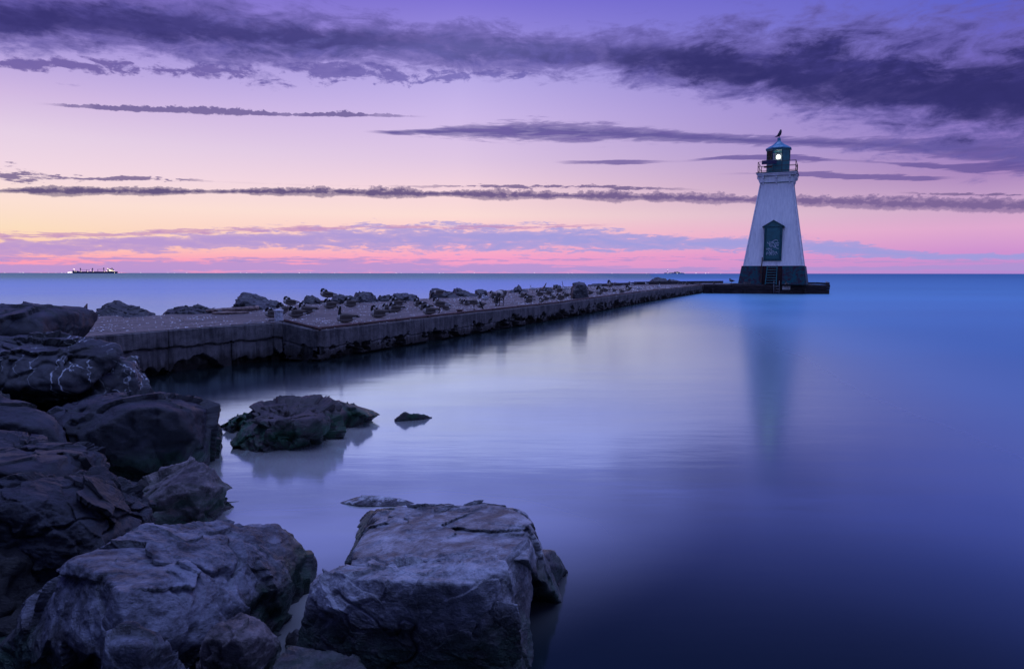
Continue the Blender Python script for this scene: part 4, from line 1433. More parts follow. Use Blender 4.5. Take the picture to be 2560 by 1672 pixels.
def filler(c, r, seed, label, mat=None):
    rr = np.random.RandomState(seed)
    P = []
    for _ in range(16):
        d = rr.normal(size=3)
        d /= np.linalg.norm(d)
        P.append(np.array(c) + d * np.array(r) * rr.uniform(0.85, 1.1))
    rock('boulder', P, label, mat or M_rock, 5, seed, chips=5)


FILL = [((-4.2, 6.0, .1), (.9, .7, .4), 81, 'boulder coloured shade black in the gap between the block shaped and the pyramid boulders'),
        ((-5.6, 8.2, .0), (1.2, .9, .55), 82, 'shadowed boulder behind the block shaped boulder, under the veined one'),
        ((-3.0, 4.3, .0), (1.1, .6, .35), 83, 'hidden dark boulder between the rust patched and the pale slab boulders'),
        ((-6.6, 7.2, .35), (1.2, .8, .5), 84, 'dark boulder in the shadow under the veined boulder at the left edge'),
        ((-3.6, 4.1, .15), (.8, .7, .5), 190, 'black boulder in the shadow between sloping and pale slab boulders at the left edge'),
        ((-3.0, 3.0, -.05), (.9, .6, .45), 85, 'black boulder at the bottom left corner under the pale slab'),
        ((-1.6, 2.6, -.15), (.9, .5, .35), 86, 'shade black stone at the bottom edge left of the channel'),
        ((-7.4, 9.6, .1), (1.4, 1.0, .5), 88, 'dark boulder between the veined boulder and the breakwater wall'),
        ((-4.6, 5.0, .2), (.8, .8, .4), 89, 'dark boulder under the squared end of the layered ledge'),
        ((-9.0, 9.0, .5), (1.6, 1.3, .8), 180, 'added light blocking boulder beyond the left frame edge beside the veined one'),
        ((-7.4, 5.6, .6), (1.5, 1.3, .9), 181, 'added light blocking boulder beyond the left frame edge beside the rounded one'),
        ((-5.4, 3.4, .6), (1.4, 1.2, .9), 182, 'added light blocking boulder beyond the left frame edge beside the sloping one'),
        ((-3.4, 1.2, .5), (1.3, 1.1, .9), 183, 'added light blocking boulder left of the viewpoint'),
        ((-1.0, -0.6, .3), (1.3, 1.0, .75), 184, 'added light blocking boulder under the viewpoint'),
        ((1.4, -0.9, .2), (1.2, 1.0, .7), 185, 'added light blocking boulder right of the viewpoint'),
        ((-3.2, -2.2, .9), (1.6, 1.3, 1.0), 186, 'added light blocking boulder behind the viewpoint on the left'),
        ((0.2, -3.4, 1.0), (1.7, 1.3, 1.1), 187, 'added light blocking boulder straight behind the viewpoint'),
        ((3.4, -3.2, .8), (1.6, 1.3, 1.0), 188, 'added light blocking boulder behind the viewpoint on the right'),
        ((-6.6, -0.6, 1.0), (1.7, 1.5, 1.2), 189, 'added light blocking boulder far left behind the viewpoint')]
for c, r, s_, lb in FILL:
    filler(c, r, s_, lb, M_rock_shade)
# lake bed and shore under the boulders
b = MB()
b.box((-7, 2.5, -0.55), (14, 16, 0.7), bevel=0.2)
tag(b.build('lake_bed', M_rock_shade), 'dark submerged lake bed under the shore boulders', kind='structure')
# unseen bank behind the viewpoint and along the left, raised to block sky light
gx, gy = np.meshgrid(np.linspace(-34, 22, 140), np.linspace(-22, 18, 100), indexing='ij')
X_, Y_ = gx.ravel(), gy.ravel()
hb = np.clip((-0.8 - Y_ - np.clip(X_ - 4, 0, 99) * 0.4) / 5.0, 0, 1)
hl = np.clip((-7.5 - X_ - 0.42 * np.clip(Y_, 0, 99)) / 4.0, 0, 1) * np.clip((18 - Y_) / 3, 0, 1)
hh = np.maximum(hb, hl)
Z_ = -0.9 + 6.6 * sm(hh) + 0.35 * fbm(np.stack([X_ * .7, Y_ * .7, X_ * 0], 1), 4) * (hh > 0.02)
idx = np.arange(len(X_)).reshape(gx.shape)
Fb = np.stack([idx[:-1, :-1], idx[1:, :-1], idx[1:, 1:], idx[:-1, 1:]], -1).reshape(-1, 4)
o = link(bpy.data.objects.new('shore_bank', mesh_np('shore_bank', np.stack([X_, Y_, Z_], 1), Fb, M_rock_shade)))
tag(o, 'unseen rocky bank behind the viewpoint, raised to block sky light', kind='structure')

# rocks standing in the harbour water
w1 = [pt(690, 1004, z=.42), pt(752, 992, z=.50), pt(812, 996, z=.46), pt(825, 1014, z=.40), pt(640, 1025, z=.40), pt(600, 1040, z=.32), pt(700, 1050, z=.42), pt(800, 1050, z=.40), pt(590, 1095, z=.12), pt(620, 1118, z=.02), pt(700, 1116, z=.0), pt(830, 1098, z=.0), pt(845, 1060, z=.2)]
w1 += dropz([w1[9], w1[11], w1[1], w1[4]], -.4)
w1a = [pt(600, 1034, z=.28), pt(575, 1044, z=.24), pt(552, 1062, z=.14), pt(542, 1082, z=-.02), pt(600, 1092, z=.05), pt(640, 1060, z=.3), pt(640, 1040, z=-.3), pt(550, 1085, z=-.4), pt(620, 1100, z=-.3)]
w1b = [pt(790, 1020, z=.38), pt(815, 1092, z=.0), pt(835, 1012, z=.34), pt(862, 1010, z=.32), pt(895, 1020, z=.22), pt(950, 1042, z=-.02), pt(900, 1052, z=-.02), pt(840, 1075, z=-.02), pt(820, 1030, z=.35), pt(950, 1042, z=-.3), pt(830, 1075, z=-.4), pt(835, 1000, z=-.3)]
rock('boulder', w1, 'long humped dark rock with green weed standing alone in the harbour water', M_rock_water, 7, 91, extra=[w1a, w1b], chips=9, rough=1.0, frac=1.7)
w2 = [pt(990, 1038, z=.10), pt(1008, 1028, z=.15), pt(1030, 1031, z=.13), pt(1060, 1036, z=.08), pt(1094, 1046, z=-.03), pt(1000, 1054, z=-.02), pt(986, 1050, z=0), pt(1040, 1055, z=-.04)]
w2 += dropz(w2[:5], -.3)
rock('boulder', w2, 'low small dark rock in the water right of the long humped rock', M_rock_water, 6, 97, chips=5, rough=0.9)
w3 = [pt(905, 1238, z=.055), pt(960, 1238, z=.06), pt(1010, 1248, z=.035), pt(1054, 1262, z=-.02), pt(870, 1252, z=.03), pt(820, 1262, z=-.03), pt(900, 1262, z=.02), pt(990, 1264, z=.01)]
w3 += dropz(w3, -.35)
rock('boulder', w3, 'nearly submerged flat rock with a wet top, its shine painted pale, behind the flat topped boulder', rock_material("rock_sheen_top", g3(0.06, 0.055, 0.06), g3(0.6, 0.6, 0.64), rust=0.1, moss=0.2, wet=0.05, offset=12), 6, 99, chips=3, rough=0.35, strata=0.3)  # sheen of the wet top painted as pale rock colour

# ------------------------------------------------------------------ boulders on the outer side of the breakwater
outer = [
    ([(66, 785), (84, 763), (150, 769), (185, 773), (204, 790)], 23.2, 1.6, 'low dark outer boulder nearest the left frame edge, behind the squared block', M_rock_far),
    ([(196, 785), (212, 778), (232, 780), (248, 792)], 23.5, 1.0, 'small dark outer rock under the leaning driftwood stake', M_rock_far),
    ([(238, 786), (270, 764), (300, 753), (330, 763), (375, 778), (396, 793)], 23.8, 1.8, 'broad peaked dark boulder behind the deck, left of the gap of open water', M_rock_far),
    ([(255, 793), (262, 786), (285, 782), (310, 786), (330, 794)], 22.6, 0.8, 'small pale streaked stone against the foot of the broad peaked boulder', M_rock_farlight),
    ([(408, 788), (425, 773), (462, 762), (505, 763), (548, 780), (570, 785)], 25.5, 1.5, 'rounded dark boulder behind the driftwood log, right of the gap of open water', M_rock_far),
    ([(592, 770), (600, 740), (612, 731), (650, 738), (683, 752), (704, 772)], 28.5, 1.9, 'tall angular grey boulder behind the resting geese, with a sloping right side', M_rock_farlight),
    ([(754, 757), (770, 742), (783, 734), (795, 742), (804, 757)], 33.5, 1.4, 'small pyramid shaped boulder behind the deck between two geese', M_rock_far),
    ([(826, 756), (830, 741), (846, 737), (880, 738), (900, 745), (898, 758)], 34.0, 1.4, 'squat dark boulder right of the small pyramid boulder', M_rock_far),
    ([(880, 752), (893, 733), (905, 728), (930, 732), (948, 752)], 35.5, 1.6, 'pale domed boulder, tallest of the row behind the middle geese', M_rock_farlight),
    ([(944, 752), (955, 740), (972, 735), (984, 745), (988, 753)], 36.5, 1.2, 'small dark boulder right of the pale domed boulder', M_rock_far),
    ([(978, 741), (990, 732), (1020, 733), (1044, 738), (1048, 748), (990, 749)], 37.5, 1.5, 'flat light streaked slab at the right end of the middle row of boulders', M_rock_farlight),
    ([(1076, 742), (1077, 720), (1095, 721), (1130, 731), (1150, 741)], 42, 1.6, 'wedge shaped boulder with upright left side behind the standing goose', M_rock_far),
    ([(1128, 738), (1136, 722), (1158, 723), (1178, 730), (1192, 738)], 44, 1.6, 'dark boulder between the wedge shaped one and the small squared one', M_rock_far),
    ([(1188, 736), (1190, 723), (1205, 722), (1217, 725), (1219, 736)], 46, 1.5, 'small squared boulder standing alone on the outer edge', M_rock_farlight),
    ([(1270, 731), (1276, 726), (1286, 725), (1284, 732)], 52, 1.0, 'very small low rock left of the dark cone shaped boulder', M_rock_far),
    ([(1280, 731), (1286, 718), (1296, 713), (1303, 717), (1306, 731)], 53, 1.4, 'dark cone shaped boulder on the outer edge before the gull', M_rock_far),
    ([(1302, 724), (1312, 722), (1323, 729), (1300, 731)], 54, 1.0, 'low sloping rock touching the cone shaped boulder on its right', M_rock_far),
    ([(1344, 735), (1350, 720), (1362, 717), (1378, 719), (1384, 730), (1382, 738)], 56, 1.6, 'lumpy dark boulder among the crowded geese left of the upright boulder', M_rock_far),
    ([(1382, 724), (1385, 713), (1393, 710), (1400, 714), (1403, 724)], 60, 1.2, 'small round dark boulder just left of the upright boulder, farther back', M_rock_far),
    ([(1470, 714), (1480, 711), (1495, 708), (1508, 710), (1512, 716)], 74, 1.6, 'low dark rocks edge right of the upright boulder', M_rock_far),
    ([(1496, 712), (1500, 709), (1506, 710), (1507, 715)], 72, 1.0, 'single little rock by the left end of the far kerb', M_rock_far),
    ([(1530, 711), (1536, 706), (1552, 708), (1562, 712)], 78, 1.6, 'flat dark rock behind the low far kerb', M_rock_far),
    ([(1565, 711), (1574, 705), (1585, 706), (1592, 711)], 84, 1.8, 'small dark rock where the far timber wall begins', M_rock_far),
    ([(1620, 705), (1634, 696), (1645, 692), (1655, 695), (1664, 704)], 98, 3.5, 'left peak of the dark rock heap beyond the far timber wall', M_rock_far),
    ([(1650, 703), (1656, 695), (1664, 696), (1670, 703)], 99, 3.0, 'middle rounded rock of the heap beyond the far timber wall', M_rock_far),
    ([(1668, 703), (1673, 697), (1684, 700), (1706, 704)], 98, 2.5, 'low tapering rock at the right end of the far heap', M_rock_far),
]
for i, (ol, Y, t_, lb, mt) in enumerate(outer):
    Y = Y - 0.0
    rock('boulder', silhouette(ol, Y, t_, zbase=0.1), lb, mt, 6 if Y < 40 else 5, 200 + i, group='boulders along the outer side of the breakwater', chips=5, rough=1.0, p=90)
# armour stones under them, mostly hidden below the deck level
for i in range(9):
    a_ = np.array(back[min(i, len(back) - 2)])
    b_ = np.array(back[min(i, len(back) - 2) + 1])
    if i == 0:
        continue
# upright boulder on the deck
q = ptd(1447, 746)
Yb = q[1]
ub = silhouette([(1427, 738), (1427, 722), (1434, 709), (1448, 704.5), (1460, 707), (1468, 720), (1469, 742)], Yb, 1.5, zbase=ZM - 0.02, drop=0.12, k=0.85)
rock('boulder', ub, 'tall upright rounded boulder standing on the deck among the geese', M_rock_farlight, 6, 301, chips=5, p=90, strata=0.1)

# ------------------------------------------------------------------ driftwood
def log(name, pts, r, label, mat=M_wood, cat='driftwood', n=10, jitter=0.12):
    rr = random.Random(len(label))
    P, R_ = [], []
    for i in range(len(pts) - 1):
        for k in range(5):
            t_ = k / 5
            P.append(np.array(pts[i]) * (1 - t_) + np.array(pts[i + 1]) * t_)
            R_.append((r[i] * (1 - t_) + r[i + 1] * t_) * (1 + rr.uniform(-jitter, jitter)))
    P.append(np.array(pts[-1]))
    R_.append(r[-1])
    o = MB().tube(P, R_, n).build(name, mat, smooth=True, loc=Vector(P[0]))
    return tag(o, label, cat)


z1 = 0.10
log('driftwood_log', [ptd(516, 784, dz=z1), ptd(560, 781, dz=z1), ptd(600, 779.5, dz=z1), ptd(645, 777.5, dz=z1 + .02)], [.05, .08, .085, .105], 'long pale driftwood log with sawn round end lying across the deck')
log('driftwood_log', [ptd(530, 787.5, dz=.06), ptd(570, 786, dz=.06), ptd(622, 784.5, dz=.05)], [.04, .06, .03], 'thinner driftwood branch lying in front of the sawn log')
log('driftwood_stake', [pt(207, 780, Y=23), pt(213, 772, Y=23), pt(218, 759, Y=23)], [.09, .07, .015], 'short pointed driftwood stake leaning up from the outer rocks at left', jitter=0.05)
log('driftwood_branch', [pt(1353, 724, Y=55), pt(1361, 717, Y=55), pt(1366, 707, Y=55)], [.10, .07, .03], 'forked bare branch sticking up behind the crowded geese', n=6)
log('driftwood_twig', [pt(1414, 722, Y=57), pt(1407, 714, Y=57), pt(1405.5, 702.5, Y=57)], [.05, .03, .015], 'thin bare twig rising left of the upright boulder', n=6)
log('driftwood_branch', [pt(1526, 712, Y=77), pt(1536, 707, Y=77), pt(1539, 705, Y=77)], [.08, .05, .02], 'small broken branch on the low far rocks', n=6)
# flat pale planks by the geese
for (x0, y0, x1, y1, lb) in [(778, 760.5, 800, 757, 'light bleached plank end lying at the outer edge by the small pyramid boulder'), (1075, 751, 1210, 735.5, None)]:
    if lb is None:
        continue
    a_, b_ = Vector(ptd(x0, y0, dz=.05)), Vector(ptd(x1, y1, dz=.05))
    d = b_ - a_
    o = MB().box((0, 0, 0), (1.6, 0.5, 0.12), bevel=0.02).build('plank', M_wood)
    o.location = (a_ + b_) / 2 + Vector((0, 0.6, 0.02))
    o.rotation_euler = (0, 0, 0.1)
    tag(o, lb, 'plank')

# ------------------------------------------------------------------ chips and shells on the deck
def inside(poly, x, y):
    n = len(poly)
    c = np.zeros(len(x), bool)
    j = n - 1
    for i in range(n):
        xi, yi, xj, yj = poly[i][0], poly[i][1], poly[j][0], poly[j][1]
        m = ((yi > y) != (yj > y)) & (x < (xj - xi) * (y - yi) / (yj - yi + 1e-12) + xi)
        c ^= m
        j = i
    return c


pol = [tuple(p[:2]) for p in front] + [tuple(p[:2]) for p in reversed(back)]


def chips(name, n, smin, smax, mat, label, seed, ymax=75):
    rr = np.random.RandomState(seed)
    y = 15 + (ymax - 15) * rr.rand(n * 5) ** 1.3
    x = rr.uniform(-18, 18, n * 5)
    k = inside(pol, x, y)
    dens = fbm(np.stack([x * .5, y * .5, x * 0], 1), 3)
    k &= (rr.rand(len(x)) < 0.45 + dens * 1.4)
    x, y = x[k][:n], y[k][:n]
    n = len(x)
    r = rr.uniform(smin, smax, n) * (0.6 + y / 45)
    V_, F_ = [], []
    a = rr.uniform(0, 6.28, n)
    for j, (ox, oy, oz) in enumerate([(1, 0, 0), (-.4, .7, 0), (-.6, -.6, 0), (0, 0, .5)]):
        V_.append(np.stack([x + r * (ox * np.cos(a) - oy * np.sin(a)), y + r * (ox * np.sin(a) + oy * np.cos(a)), zdeck(x, y) + 0.004 + oz * r * 0.7], 1))
    V_ = np.stack(V_, 1).reshape(-1, 3)
    b4 = np.arange(n)[:, None] * 4
    F_ = np.vstack([b4 + [0, 1, 3], b4 + [1, 2, 3], b4 + [2, 0, 3]])
    o = link(bpy.data.objects.new(name, mesh_np(name, V_, F_, mat, smooth=False)))
    tag(o, label, None, kind='stuff')


chips('shell_litter', 5200, 0.014, 0.036, M_flake, 'scattered white shell chips and droppings on the deck', 1)
chips('dark_litter', 1500, 0.012, 0.04, M_chip, 'scattered dark twigs and litter on the deck', 2)

# ------------------------------------------------------------------ birds
def bird_material(name):
    m, t, p = material(name, 0.75, spec=0.2)
    a = t.nodes.new('ShaderNodeAttribute')
    a.attribute_name = 'plumage'
    x, y, z = separate(t, t.nodes.new('ShaderNodeTexCoord').outputs['Object'])
    n = noise(t, combine(t, x * 1.0, y * 0.6, z), 26.0, 4, 0.6)
    w = t.nodes.new('ShaderNodeTexWave')
    w.bands_direction = 'X'
    w.inputs['Scale'].default_value = 9
    w.inputs['Distortion'].default_value = 6
    t.links.new(combine(t, x, y, z), w.inputs['Vector'])
    wv = V(t, w.outputs['Fac'])
    c = mixc(t, (n * 0.5 + wv * 0.5).step(0.2, 0.9) * 0.45, a.outputs['Color'], (0.02, 0.017, 0.016, 1), 'MIX')
    t.links.new(c, p.inputs['Base Color'])
    return m


M_bird = bird_material('plumage')


def loft(bm, prof, n=14):
    """prof: (x, y, z, ry, rz) along the body"""
    rings = []
    for x, y, z, ry, rz in prof:
        rings.append([bm.verts.new((x, y + ry * math.cos(2 * math.pi * k / n), z + rz * math.sin(2 * math.pi * k / n))) for k in range(n)])
    for q in range(len(rings) - 1):
        for k in range(n):
            bm.faces.new((rings[q][k], rings[q][(k + 1) % n], rings[q + 1][(k + 1) % n], rings[q + 1][k]))
    bm.faces.new(rings[0][::-1])
    bm.faces.new(rings[-1])


BODY = [(.32, .15, .015, .02), (.29, .15, .075, .085), (.21, .15, .12, .125), (.09, .15, .145, .145), (-.05, .15, .14, .14), (-.17, .155, .11, .11), (-.27, .165, .07, .07), (-.35, .175, .045, .03), (-.44, .185, .04, .014), (-.47, .188, .02, .006)]
NECKS = {
    'tucked': [((.22, 0, .20), .07), ((.26, .0, .29), .05), ((.23, .02, .345), .042), ((.15, .04, .355), .046), ((.07, .05, .325), .042), ((0.0, .05, .295), .02)],
    'arched': [((.22, 0, .20), .075), ((.275, 0, .29), .052), ((.26, .0, .36), .042), ((.20, .0, .385), .038), ((.14, .02, .37), .043), ((.09, .04, .31), .035), ((.06, .05, .27), .014)],
    'raised': [((.19, 0, .20), .08), ((.22, 0, .30), .056), ((.21, 0, .38), .042), ((.19, 0, .43), .038), ((.20, 0, .47), .048), ((.26, 0, .465), .032), ((.32, 0, .45), .012)],
    'grazing': [((.24, 0, .16), .07), ((.36, 0, .12), .045), ((.44, 0, .02), .036), ((.46, 0, -.10), .036), ((.49, 0, -.16), .044), ((.53, 0, -.20), .028), ((.56, 0, -.23), .011)],
}


def make_bird(pose, standing=False, gull=False):
    bm = bmesh.new()
    lift = 0.24 if standing else 0.0
    tilt = 0.12 if standing and pose != 'grazing' else 0.0
    body = BODY
    loft(bm, [(x, 0, z + x * tilt, ry, rz if not standing else rz * 0.95) for x, z, ry, rz in body])
    neck = NECKS[pose]

    def tube(pts, rs_, n=10):
        pts = [Vector(p) for p in pts]
        rings = []
        for i, p in enumerate(pts):
            d = (pts[min(i + 1, len(pts) - 1)] - pts[max(i - 1, 0)]).normalized()
            a = d.cross(Vector((0, 1, 0))).normalized()
            b_ = a.cross(d).normalized()
            rings.append([bm.verts.new(p + (a * math.cos(2 * math.pi * k / n) + b_ * math.sin(2 * math.pi * k / n)) * rs_[i]) for k in range(n)])
        for q in range(len(rings) - 1):
            for k in range(n):
                bm.faces.new((rings[q][k], rings[q][(k + 1) % n], rings[q + 1][(k + 1) % n], rings[q + 1][k]))
        bm.faces.new(rings[0][::-1])
        bm.faces.new(rings[-1])

    nk = [(Vector(p) + Vector((0, 0, p[0] * tilt)), r) for p, r in neck]
    tube([p for p, _ in nk], [r * (0.85 if gull else 1) for _, r in nk])
    # folded wing tips
    for sy in (-1, 1):
        loft(bm, [(.14, sy * .10, .20 + .14 * tilt, .03, .05), (0, sy * .125, .20, .03, .07), (-.15, sy * .10, .205, .028, .055), (-.28, sy * .06, .215 - .3 * tilt, .02, .03), (-.40, sy * .03, .22 - .4 * tilt, .008, .008)])
    if standing:
        for sy in (-1, 1):
            tube([(.02, sy * .06, .08), (.015, sy * .06, -.05), (.02, sy * .06, -.16), (.03, sy * .06, -.232)], [.04, .018, .014, .014], 6)
            tube([(.0, sy * .06, -.232), (.05, sy * .065, -.232), (.10, sy * .07, -.235)], [.012, .026, .02], 6)
    me = bpy.data.meshes.new('raw')
    bmesh.ops.recalc_face_normals(bm, faces=bm.faces[:])
    bm.to_mesh(me)
    bm.free()
    tmp = bpy.data.objects.new('raw', me)
    COL.objects.link(tmp)
    md = tmp.modifiers.new('r', 'REMESH')
    md.mode = 'VOXEL'
    md.voxel_size = 0.0125
    sm = tmp.modifiers.new('s', 'SMOOTH')
    sm.iterations = 3
    bpy.context.view_layer.update()
    ev = tmp.evaluated_get(bpy.context.evaluated_depsgraph_get())
    out = bpy.data.meshes.new_from_object(ev)
    bpy.data.objects.remove(tmp)
    co = np.empty(len(out.vertices) * 3, np.float32)
    out.vertices.foreach_get('co', co)
    co = co.reshape(-1, 3)
    # plumage by place on the body
    x, y, z = co.T
    c = np.tile(np.array([.085, .068, .06, 1.]), (len(co), 1))
    if gull:
        c[:] = (.62, .62, .66, 1)
        c[(z > .19) & (x < .18)] = (.30, .31, .36, 1)
        c[(x < -.33)] = (.05, .05, .06, 1)
    else:
        belly = (z - x * tilt < .12)
        c[belly] = (.24, .21, .20, 1)
        c[(x > .20)] = (.42, .38, .36, 1)
        c[(x < -.22) & (z < .175)] = (.62, .60, .60, 1)
        c[(x < -.34) & (z > .165)] = (.02, .018, .018, 1)
    dn = np.full(len(co), 9.0)
    arc = np.zeros(len(co))
    for i in range(len(nk) - 1):
        a, b_ = np.array(nk[i][0]), np.array(nk[i + 1][0])
        ra, rb = nk[i][1], nk[i + 1][1]
        t_ = np.clip(((co - a) @ (b_ - a)) / ((b_ - a) @ (b_ - a)), 0, 1)
        d = np.linalg.norm(co - (a + t_[:, None] * (b_ - a)), axis=1) / (ra * (1 - t_) + rb * t_)
        better = d < dn
        arc = np.where(better, i + t_, arc)
        dn = np.minimum(d, dn)
    isn = (dn < 1.22) & (arc > 0.45)
    nhead = len(nk) - 2.7
    if gull:
        c[isn] = (.62, .62, .66, 1)
        c[isn & (arc > len(nk) - 1.8)] = (.3, .2, .05, 1)
    else:
        c[isn] = (.012, .011, .012, 1)
        c[isn & (arc > nhead - .3) & (arc < nhead + .5) & (np.abs(y - np.interp(arc, range(len(nk)), [q[0].y for q in nk])) > .018)] = (.55, .53, .53, 1)
    if standing:
        c[(z < .0) & (np.abs(y) > .03) & (x < .2) & (~isn)] = (.03, .022, .02, 1) if not gull else (.35, .2, .15, 1)
    co[:, 2] += lift
    out.vertices.foreach_set('co', co.ravel())
    at = out.color_attributes.new('plumage', 'FLOAT_COLOR', 'POINT')
    at.data.foreach_set('color', c.astype(np.float32).ravel())
    out.polygons.foreach_set('use_smooth', [True] * len(out.polygons))
    out.materials.clear()
    out.materials.append(M_bird)
    return out


PROTO = {('tucked', 0, 0): make_bird('tucked'), ('arched', 0, 0): make_bird('arched'), ('raised', 0, 0): make_bird('raised'),
         ('tucked', 1, 0): make_bird('tucked', True), ('arched', 1, 0): make_bird('arched', True), ('grazing', 1, 0): make_bird('grazing', True),
         ('raised', 1, 1): make_bird('raised', True, True), ('tucked', 0, 1): make_bird('tucked', False, True), ('raised', 1, 0): make_bird('raised', True)}

